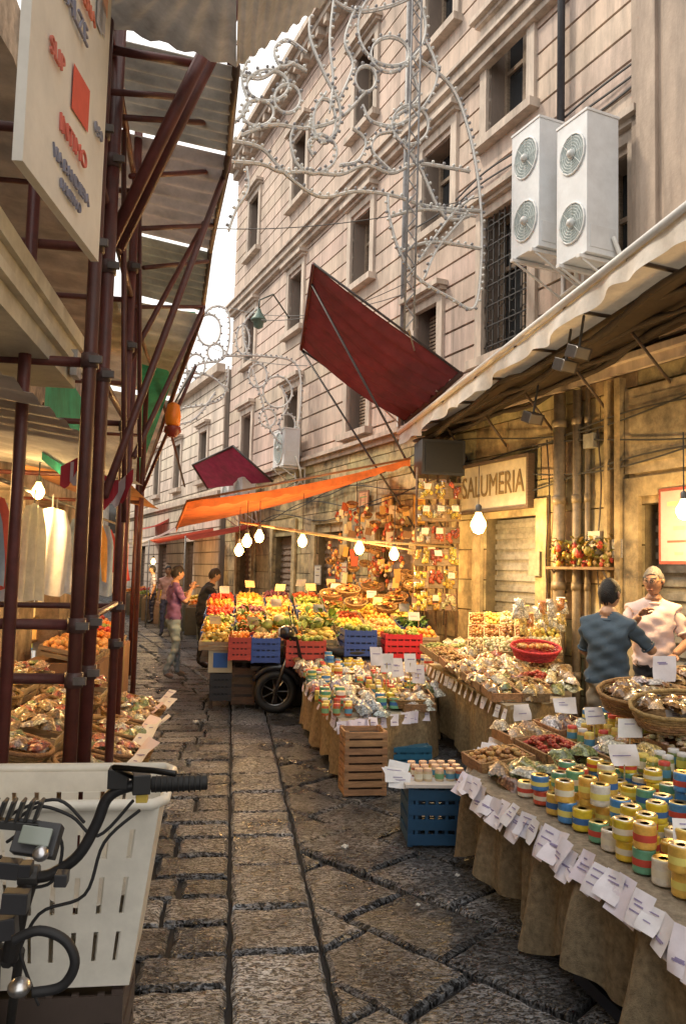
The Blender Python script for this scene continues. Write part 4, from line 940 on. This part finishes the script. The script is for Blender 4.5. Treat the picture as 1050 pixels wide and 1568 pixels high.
sf=MB(); q=WR.hit(880,868,.2); WR.box(sf,q.y-.45,q.y+.45,.05,.28,q.z-.03,q.z,(.25,.15,.07),M_WOOD)
for k in range(70):
    p=WR.P(q.y+U(-.4,.4),U(.07,.26),q.z+U(.02,.24)); sf.ball(p,U(.015,.04),random.choice([(.7,.42,.06),(.5,.07,.04),(.3,.26,.06),(.7,.5,.25)]),M_FRU,2,(1,1,1.3),.12)
for k in range(160): leaf(sf,WR.P(q.y+U(-.46,.46),U(.05,.28),q.z+U(.0,.32)),.05,random.choice([(.30,.26,.05),(.5,.32,.06),(.2,.2,.04)]))
for s_ in(-.4,.4): sf.tube([WR.P(q.y+s_,.04,q.z-.3),WR.P(q.y+s_,.24,q.z-.03)],.012,(.1,.07,.05),M_MET,6)
sf.done('wall_shelf')
fl=MB()
for u,v,Y in((885,540,6.9),(815,640,8.2),(865,560,7.1)):
    p=atY(u,v,Y); fl.box(p,(.2,.14,.12),(.05,.04,.035),M_MET,rz(.4)@rx(.4)); fl.box(p+Vector((.0,-.08,-.03)),(.17,.02,.1),(.2,.18,.15),M_GLASS,rz(.4)@rx(.4)); fl.tube([p,p+Vector((.1,.1,.4))],.015,(.05,.05,.05),M_MET,6)
fl.done('floodlights',bevel=.006)
# ---------------------------------------------------------------- LEFT STALL
ls=MB(); a=onG(245,1100,.45)
ls.box((a.x-.95,6.4,.3),(1.5,3.0,.04),(.4,.3,.18),M_WOOD)
BRD=[(.6,.38,.18),(.7,.55,.35),(.4,.2,.08),(.8,.74,.64),(.6,.15,.10),(.75,.5,.2),(.3,.4,.15)]
for i in range(5):
    for j in range(3):
        x=a.x-.28-j*.5; y=5.2+i*.6; z=.36+j*.15
        if R()<.55: basket_full(ls,(x,y,z),.25,.24,.13,ry(.25),26,BRD,.07)
        else:
            crate(ls,(x,y,z+.05),(.42,.5,.14),ry(.25),(.6,.45,.26),M_WOOD,2)
            for k in range(26): bag(ls,(x+U(-.17,.17),y+U(-.2,.2),z+.1+U(0,.06)),U(.05,.075),random.choice(BRD))
for i in range(12): paper(ls,(a.x-.02+U(-.06,.04),4.9+i*.28,U(.38,.5)),.13,.17,-.9+U(-.4,.4),-.9,(.85,.68,.66) if i%3==0 else (.8,.78,.76))
for y in(5,6.4,7.8):
    for x in(a.x-.25,a.x-1.6): ls.tube([(x,y,0),(x,y,.3)],.03,(.15,.1,.08),M_WOOD,6)
p=onG(205,1165,.12); basket_full(ls,(p.x-.1,p.y+.1,.05),.24,.2,.14,I3,14,BRD,.06)
ls.done('left_market_stall')
ls2=MB()
for i in range(14):
    y=9+i*.7; x=-1.35+bendx(y); ls2.box((x-.4,y,.35),(.8,.6,.7),jc((.3,.2,.12),.3),M_CLOTH); fc=random.choice(FC[:5]); fruitbox(ls2,(x-.35,y,.78),(.6,.55,.12),ry(.2),fc[0],.045,(.4,.3,.2),1)
ls2.done('far_left_stall')
fr=MB()
for i in range(12):
    y=16+i*1.3; x=WR.a+WR.sl*y-1.1 if y<23 else WF.a+WF.sl*y-1.1
    if y<17.5: continue
    fr.box((x,y,.35),(.9,1.0,.7),jc((.2,.15,.1),.3),M_CLOTH); fc=random.choice(FC[:5]); fruitbox(fr,(x,y,.78),(.85,.9,.12),ry(-.2),fc[0],.06,(.4,.3,.2),1)
    if i%3==0: fr.quad4((x-.8,y-.6,2.5),(x-.8,y+2.4,2.5),(x+1,y+2.4,2.9),(x+1,y-.6,2.9),random.choice([(.5,.08,.06),(.6,.5,.4),(.1,.12,.1)]),M_AWN,8,4,sag=.05); fr.tube([(x-.8,y-.6,0),(x-.8,y-.6,2.5)],.02,(.3,.3,.3),M_MET,6)
fr.done('far_right_stalls')
# ---------------------------------------------------------------- BICYCLE + BASKET
bk=MB(); YB_=2.15
def bp(u,v,Y=YB_): return atY(u,v,Y)
BLK=(.02,.02,.022)
bk.tube([bp(*q) for q in smooth_pts([(232,1200),(195,1205),(165,1222),(148,1262),(120,1310),(80,1338),(45,1350),(5,1400),(-40,1440)],5)],.015,BLK,M_MET,10)
bk.tube([bp(318,1198),bp(232,1201)],[.019,.021],(.012,.012,.012),M_RUB,12)
for k in range(9): bk.tube([bp(238+k*8.5,1200.5-k*.2),bp(241+k*8.5,1200.5-k*.2)],.0225,(.02,.02,.02),M_RUB,12)
bk.box(bp(216,1198),(.045,.06,.05),(.03,.03,.03),M_PLA,rz(.2)); bk.box(bp(218,1220),(.03,.03,.025),(.75,.55,.1),M_PLA); bk.box(bp(182,1190),(.05,.05,.05),(.03,.03,.03),M_PLA)
bk.tube([bp(205,1190),bp(175,1175,2.05),bp(235,1180,2.0),bp(270,1185,1.98)],.008,(.05,.05,.05),M_CHROME,8)
for pts in ([(205,1225),(150,1280),(110,1250),(60,1235),(20,1260)],[(215,1240),(160,1290),(130,1370),(60,1400),(20,1480)],[(10,1290),(60,1262),(95,1290),(80,1350),(30,1360)],[(0,1310),(40,1370),(30,1450),(60,1540)],[(-5,1270),(30,1240),(90,1225),(130,1260)]):
    bk.tube([bp(*q) for q in smooth_pts(pts,6)],.005,BLK,M_RUB,6)
bk.tube([bp(*q,1.95) for q in smooth_pts([(20,1440),(60,1425),(100,1440),(115,1475),(95,1510),(50,1520)],6)],.012,BLK,M_RUB,8)
bk.box(bp(58,1285,2.0),(.10,.05,.075),(.05,.05,.055),M_PLA,rx(-.5)@ry(.15)); bk.box(bp(55,1280,1.955),(.07,.01,.04),(.28,.32,.28),M_GLASS,rx(-.5)@ry(.15))
bk.box(bp(20,1262,2.0),(.12,.03,.02),(.04,.04,.04),M_PLA,ry(.1))
for k in range(6): bk.box(bp(-10+k*14,1240,2.0),(.008,.04,.05),(.03,.03,.03),M_PLA,ry(.3))
bk.lathe(bp(62,1307,1.93),[(.001,.012),(.012,.01),(.018,.0),(.018,-.01)],(.6,.6,.62),M_CHROME,14,rx(1.2)); bk.ball(bp(30,1512,1.95),.026,(.7,.7,.7),M_CHROME,3,(1,1,.8))
bk.tube([bp(45,1350),bp(30,1400),bp(15,1470)],.022,BLK,M_MET,10); bk.tube([bp(30,1340),bp(60,1340)],.026,(.06,.06,.06),M_MET,10)
hp=bp(10,1480); ax=Vector((hp.x-.12,hp.y+.35,.34))
bk.tube([bp(15,1470),Vector((hp.x-.03,hp.y+.05,.75))],.022,(.03,.03,.03),M_MET)
for s_ in(-.05,.05): bk.tube([Vector((hp.x-.03+s_,hp.y+.05,.75)),ax+Vector((s_,0,0))],.013,(.03,.03,.03),M_MET)
wheel(bk,ax,.31,rz(math.radians(105)),18,.018)
bk.tube([Vector((hp.x-.03,hp.y+.04,.8)),Vector((hp.x-.35,hp.y-.85,.5))],.02,(.03,.03,.03),M_MET); bk.tube([Vector((hp.x-.35,hp.y-.85,.3)),Vector((hp.x-.42,hp.y-.95,.95))],.018,(.03,.03,.03),M_MET); bk.ball((hp.x-.42,hp.y-.95,.98),.1,BLK,M_RUB,2,(.8,1.4,.4))
wheel(bk,(hp.x-.6,hp.y-1.4,.34),.31,rz(math.radians(70)),18,.018)
for (u,v,w,h) in((15,1330,.05,.04),(40,1330,.03,.03),(95,1345,.03,.03),(25,1380,.06,.05),(10,1420,.05,.05)): bk.box(bp(u,v,2.05),(w,.04,h),(.04,.04,.045),M_PLA,ry(U(-.4,.4)))
bk.done('bicycle',bevel=.003)
wb2=MB(); WC=(.80,.77,.68)
ct=Vector((atY(108,1200,2.75).x,2.75,0)); zt=1.02; zb=.46
def bx_pt(a,b,t):
    s_=.76+.24*t; return Vector((ct.x+a*.31*s_,ct.y+b*.22*s_,zb+(zt-zb)*t))
def side(p0,p1):
    def q(x,t): return bx_pt(p0[0]*(1-x)+p1[0]*x,p0[1]*(1-x)+p1[1]*x,t)
    cc=Vector((ct.x,ct.y,0))
    def bar(x0,x1,t0,t1):
        v=[q(x0,t0),q(x1,t0),q(x1,t1),q(x0,t1)]; inn=[w-Vector((w.x-cc.x,w.y-cc.y,0)).normalized()*.008 for w in v]
        wb2.add(v+inn,[(0,1,2,3),(7,6,5,4),(0,4,5,1),(1,5,6,2),(2,6,7,3),(3,7,4,0)],WC,M_PLA)
    bar(0,1,.86,1); bar(0,1,.60,.70); bar(0,1,.30,.40); bar(0,1,0,.14)
    n=7
    for i in range(n+1): x=i/n*.9; bar(x,x+.1,.1401,.2999); bar(x,x+.1,.4001,.5999); bar(x,x+.1,.7001,.8599)
cs=[(-1,-1),(1,-1),(1,1),(-1,1)]
for i in range(4): side(cs[i],cs[(i+1)%4])
wb2.add([bx_pt(a,b,.01) for a,b in cs],[(0,1,2,3)],WC,M_PLA)
rim=[bx_pt(a*1.03,b*1.04,1.0) for a,b in((-1,-.8),(-.9,-1),(.9,-1),(1,-.8),(1,.8),(.9,1),(-.9,1),(-1,.8))]
wb2.tube(rim,.018,WC,M_PLA,8,closed=True)
wb2.grid(lambda x,y: bx_pt(-.97+1.94*x,-.97+1.94*y,.5)+Vector((0,0,.04*math.sin(7*x)*math.cos(6*y))),10,10,(.72,.68,.6),M_CLOTH)
crate(wb2,(ct.x,ct.y,.23),(.44,.34,.44),I3,(.08,.06,.05)); wb2.box((ct.x,ct.y,.22),(.38,.28,.38),(.03,.025,.02),M_PLA)
wb2.done('white_plastic_basket')
# ---------------------------------------------------------------- PEOPLE
def person(name,loc,yawr,J,shirt,pants,shoes,skin,hair,head_yaw=0,head_tilt=0,scale=1,sleeve=.75,bulk=1,glasses=False):
    D=dict(pel=(0,0,.96),sp=(0,.0,1.10),ch=(0,0,1.27),up=(0,-.01,1.40),nk=(0,.0,1.49),hd=(0,.02,1.56),
     sl=(-.165,-.01,1.40),el=(-.22,-.03,1.13),wl=(-.23,.05,.89),sr=(.165,-.01,1.40),er=(.22,-.03,1.13),wr=(.23,.05,.89),
     hl=(-.09,0,.90),kl=(-.10,.03,.50),al=(-.11,-.01,.10),tl=(-.13,.13,.045),hr=(.09,0,.90),kr=(.10,.03,.50),ar=(.11,-.01,.10),tr=(.13,.13,.045))
    D.update(J); D={k:Vector(v) for k,v in D.items()}
    rad=dict(pel=.135,sp=.13,ch=.148,up=.115,nk=.066,hd=.064,sl=.070,el=.046,wl=.029,sr=.070,er=.046,wr=.029,hl=.095,kl=.064,al=.048,tl=.037,hr=.095,kr=.064,ar=.048,tr=.037)
    E_=[('pel','sp','t'),('sp','ch','t'),('ch','up','t'),('up','nk','n'),('nk','hd','n'),('up','sl','t'),('sl','el','u'),('el','wl','f'),('up','sr','t'),('sr','er','u'),('er','wr','f'),
       ('pel','hl','p'),('hl','kl','p'),('kl','al','p'),('al','tl','s'),('pel','hr','p'),('hr','kr','p'),('kr','ar','p'),('ar','tr','s')]
    ks=list(D); me=bpy.data.meshes.new('tmp'); me.from_pydata([D[k] for k in ks],[(ks.index(a),ks.index(b)) for a,b,_ in E_],[])
    ob=bpy.data.objects.new('tmp',me); sc.collection.objects.link(ob); ob.modifiers.new('s','SKIN')
    for i,k in enumerate(ks):
        sv=me.skin_vertices[0].data[i]; r_=rad[k]*(bulk if k in('pel','sp','ch') else 1); sv.radius=(r_,r_); sv.use_root=(k=='pel')
    ss=ob.modifiers.new('u','SUBSURF'); ss.levels=3
    bpy.context.view_layer.update(); ev=ob.evaluated_get(bpy.context.evaluated_depsgraph_get()); m=bpy.data.meshes.new_from_object(ev)
    vs=[v.co.copy() for v in m.vertices]; fcs=[tuple(p.vertices) for p in m.polygons]; bpy.data.objects.remove(ob)
    def near(p):
        best=None
        for a,b,t in E_:
            A_,B_=D[a],D[b]; ab=B_-A_; tt=max(0,min(1,(p-A_).dot(ab)/ab.length_squared)); dd_=(p-(A_+ab*tt)).length/(rad[a]*(1-tt)+rad[b]*tt)
            if best is None or dd_<best[0]: best=(dd_,t,tt,a)
        return best
    for v in vs:
        t=near(v)
        if t[1]=='t': v.y*=.80; v.x*=1.10
        if t[1] in('t','p','u'):
            f_=.010*(math.sin(v.z*38+v.x*22+v.y*9)+.6*math.sin(v.z*71-v.x*30)); c_=Vector((v.x,v.y,0))
            if t[1]=='t' and v.z<1.05: f_+=.018*(1.05-v.z)/.1
            if c_.length>.01: c_.normalize(); v+=c_*f_
    mb=MB(); T=Matrix.Translation(Vector(loc))@Matrix.Rotation(yawr,4,'Z')@Matrix.Scale(scale,4)
    groups={}
    for f in fcs:
        c=sum((vs[i] for i in f),Vector())/len(f); t=near(c); ty=t[1]
        if ty=='t' and c.z<.93 and t[3]=='pel': ty='p'
        if ty=='p' and c.z>.93: ty='t'
        col,mm=((shirt,M_CLOTH) if ty=='t' else (pants,M_CLOTH) if ty=='p' else (shoes,M_RUB) if ty=='s' else (skin,M_SKIN))
        if ty=='u': col,mm=(shirt,M_CLOTH) if t[2]<sleeve else (skin,M_SKIN)
        if ty=='n' and t[2]<.2 and t[3]=='up': col,mm=shirt,M_CLOTH
        groups.setdefault((col,mm),[]).append(f)
    W_=[T@v for v in vs]
    for (col,mm),fl_ in groups.items(): mb.add(W_,fl_,col,mm,True)
    ncx=D['up'].lerp(D['nk'],.55)
    mb.tube([T@(ncx+Vector((.074*math.cos(g*.524),.070*math.sin(g*.524),.012*math.sin(g*.524)))) for g in range(12)],.014*scale,shirt,M_CLOTH,6,closed=True)
    for s0,e0 in(('sl','el'),('sr','er')):
        A_,B_=D[s0],D[e0]; cc=A_.lerp(B_,sleeve-.03); dr=(B_-A_).normalized(); o1_=dr.orthogonal().normalized(); o2_=dr.cross(o1_); r_=.064-.012*sleeve
        mb.tube([T@(cc+(o1_*math.cos(g*.524)+o2_*math.sin(g*.524))*r_) for g in range(12)],.009*scale,shirt,M_CLOTH,6,closed=True)
    hc_=D['hd']+Vector((0,.02,.085)); HR=rz(head_yaw)@rx(head_tilt)
    V,Fs=ICO[3]; hv=[]
    for x,y,z in V:
        w=1.0
        if z<0: w=1-.24*(-z)**1.3
        px=x*.077*w; py=y*.098*(1 if z>-.2 else 1-.1*(-z)); pz=z*.120
        if y>.6 and abs(x)<.28 and -.35<z<.15: py+=.022*(1-abs(x)/.28)*(1-abs(z+.15)/.3 if abs(z+.15)<.3 else 0)
        if y>.6 and .0<z<.25 and .15<abs(x)<.5: py-=.007
        if y>.7 and -.62<z<-.45 and abs(x)<.3: py+=.004
        if y>.4 and z<-.75: py+=.008
        hv.append(Vector((px,py,pz)))
    H=lambda v:T@(hc_+HR@v)
    mb.add([H(v) for v in hv],Fs,skin,M_SKIN,True)
    hf=[]
    for f in Fs:
        c=sum((Vector(V[i]) for i in f),Vector())/3
        if c.z>.52 or (c.y<.30 and c.z>.0) or (c.y<.05 and c.z>-.25 and abs(c.x)<.99) or (c.y<-.25 and c.z>-.62) or (c.z>.34 and abs(c.x)>.5): hf.append(f)
    rr=random.Random(3); hv2=[Vector((v.x*1.10,v.y*1.10-.003,v.z*1.09+.003))+Vector((rr.uniform(-1,1),rr.uniform(-1,1),rr.uniform(-1,1)))*.005 for v in hv]
    mb.add([H(v) for v in hv2],hf,hair,M_HAIR,True)
    for s_ in(-1,1):
        mb.ball(H(Vector((s_*.028,.087,.012))),.009*scale,(.45,.42,.4),M_SKIN,2); mb.ball(H(Vector((s_*.028,.0950,.012))),.0055*scale,(.03,.02,.015),M_SKIN,1)
        mb.tube([H(Vector((s_*.016,.094,.020))),H(Vector((s_*.029,.097,.022))),H(Vector((s_*.042,.088,.018)))],.005*scale,tuple(x*.7 for x in skin),M_SKIN,5)
        mb.ball(H(Vector((s_*.080,-.002,.0))),.028*scale,skin,M_SKIN,2,(.35,.7,1.05)); mb.tube([H(Vector((s_*.014,.094,.036))),H(Vector((s_*.045,.085,.038)))],.0045*scale,hair,M_HAIR,5)
        if glasses:
            mb.tube([H(Vector((s_*.030+.020*math.cos(g*.628),.103,.010+.016*math.sin(g*.628)))) for g in range(10)],.0022*scale,(.05,.05,.05),M_PLA,5,closed=True); mb.tube([H(Vector((s_*.05,.103,.012))),H(Vector((s_*.078,.01,.012)))],.002*scale,(.05,.05,.05),M_PLA,5)
    mb.tube([H(Vector((-.024,.086,-.062))),H(Vector((0,.093,-.060))),H(Vector((.024,.086,-.062)))],.005*scale,(.34,.14,.10),M_SKIN,6)
    for e_,w_ in(('el','wl'),('er','wr')):
        A_,B_=D[e_],D[w_]; d=(B_-A_).normalized(); sd=d.cross(Vector((0,0,1)))
        if sd.length<.3: sd=Vector((0,1,0))
        sd.normalize(); nn=d.cross(sd); pc=B_+d*.05
        mb.ball(T@pc,1*scale,skin,M_SKIN,2,(.040,.052,.018),0,(T.to_3x3().normalized())@Matrix((sd,d,nn)).transposed())
        for k,(o,l) in enumerate(((-.03,.062),(-.01,.075),(.011,.07),(.03,.055))):
            b0=pc+d*.035+sd*o; b1=b0+d*l*.45+nn*.006; b2=b1+d*l*.32+nn*.014; b3=b2+d*l*.2+nn*.016
            mb.tube([T@q for q in(b0,b1,b2,b3)],[.0095*scale,.009*scale,.008*scale,.006*scale],skin,M_SKIN,7)
        b0=pc-d*.02-sd*.032; mb.tube([T@q for q in(b0,b0-sd*.022+d*.025+nn*.008,b0-sd*.026+d*.055+nn*.014)],[.012*scale,.0105*scale,.007*scale],skin,M_SKIN,7)
    mb.done(name)
def rad(d): return math.radians(d)
SK=(.44,.25,.155)
p=atY(930,1000,5.95)
person('man_in_blue_shirt',(p.x,5.95,0),rad(-48),dict(er=(.30,.16,1.20),wr=(.18,.42,1.22),el=(-.24,.10,1.15),wl=(-.13,.36,1.19),up=(0,.01,1.40)),(.065,.10,.14),(.28,.24,.18),(.05,.04,.03),SK,(.012,.010,.01),head_yaw=-.25,scale=.985,bulk=1.15,sleeve=.85)
p=atY(1000,1000,6.7)
person('man_in_pink_shirt',(p.x,6.7,0),rad(150),dict(er=(.25,.10,1.18),wr=(.10,.30,1.36),el=(-.27,.04,1.14),wl=(-.16,.27,1.05)),(.80,.62,.57),(.02,.02,.025),(.03,.03,.03),(.36,.19,.115),(.13,.125,.12),head_yaw=-.35,head_tilt=-.08,scale=1.05,bulk=1.18,glasses=True)
p=onG(262,1040)
person('man_in_purple_shirt',(p.x,p.y,0),rad(-70),dict(er=(.21,.12,1.20),wr=(.07,.25,1.42),el=(-.21,.10,1.18),wl=(-.08,.28,1.38),kl=(-.10,.10,.50),al=(-.11,.12,.10),tl=(-.13,.26,.045),ar=(.11,-.14,.10),tr=(.13,0,.045)),(.20,.10,.24),(.30,.40,.46),(.3,.25,.2),SK,(.02,.015,.012),head_tilt=-.15,sleeve=.8)
p=onG(306,1024)
person('man_in_dark_clothes',(p.x,p.y,0),rad(-80),dict(up=(0,.10,1.38),ch=(0,.05,1.26),nk=(0,.15,1.46),hd=(0,.18,1.53),sl=(-.165,.1,1.38),sr=(.165,.1,1.38),er=(.22,.26,1.17),wr=(.15,.48,1.08),el=(-.22,.26,1.17),wl=(-.12,.48,1.05)),(.02,.022,.03),(.025,.025,.03),(.02,.02,.02),SK,(.03,.02,.015),head_tilt=-.25,sleeve=.8)
for (u,v,sh,pt) in((254,975,(.6,.35,.3),(.1,.1,.15)),(232,955,(.3,.3,.4),(.05,.05,.08))):
    p=onG(u,v); person('distant_pedestrian',(p.x,p.y,0),rad(U(0,180)),{},sh,pt,(.03,.03,.03),SK,(.02,.02,.02))
li=MB()
for u,v,s_ in((818,1415,1),(528,1296,.5),(300,1105,.7),(640,1385,.25),(700,1340,.3)):
    p=onG(u,v,.015); li.grid(lambda x,y:p+Vector(((x-.5)*.09*s_,(y-.5)*.07*s_,.02*s_*math.sin(9*x+4*y)+.015*s_*math.sin(13*y))),6,6,(.75,.75,.72),M_PAP,False)
li.done('litter')
# ---------------------------------------------------------------- light
w=bpy.data.worlds.new('World'); sc.world=w; w.use_nodes=True; nt_=w.node_tree; bg=nt_.nodes['Background']
sky=nt_.nodes.new('ShaderNodeTexSky'); sky.sky_type='NISHITA'; sky.sun_disc=False
SE,SA=math.radians(50),math.radians(-70)
sky.sun_elevation=SE; sky.sun_rotation=SA; sky.dust_density=8; sky.air_density=1.2; sky.ozone_density=.6
tcw=nt_.nodes.new('ShaderNodeTexCoord'); nzw=nt_.nodes.new('ShaderNodeTexNoise'); nzw.inputs['Scale'].default_value=2.5; nzw.inputs['Detail'].default_value=5
nt_.links.new(tcw.outputs['Generated'],nzw.inputs['Vector'])
mrw=nt_.nodes.new('ShaderNodeMapRange'); mrw.inputs[1].default_value=.3; mrw.inputs[2].default_value=.7; mrw.inputs[3].default_value=.75; mrw.inputs[4].default_value=.95; nt_.links.new(nzw.outputs['Fac'],mrw.inputs[0])
mw=nt_.nodes.new('ShaderNodeMix'); mw.data_type='RGBA'; mw.inputs[7].default_value=(11.6,11.2,10.6,1)
nt_.links.new(mrw.outputs[0],mw.inputs[0]); nt_.links.new(sky.outputs[0],mw.inputs[6]); nt_.links.new(mw.outputs[2],bg.inputs[0]); bg.inputs[1].default_value=.15
sl_=bpy.data.lights.new('sun','SUN'); sl_.energy=2.6; sl_.angle=math.radians(6); sl_.color=(1,.86,.68)
so=bpy.data.objects.new('sun',sl_); sc.collection.objects.link(so)
sd=Vector((math.sin(SA)*math.cos(SE),math.cos(SA)*math.cos(SE),math.sin(SE)))
so.rotation_euler=sd.to_track_quat('Z','Y').to_euler()
sc.view_settings.view_transform='Standard'; sc.view_settings.look='None'; sc.view_settings.exposure=0
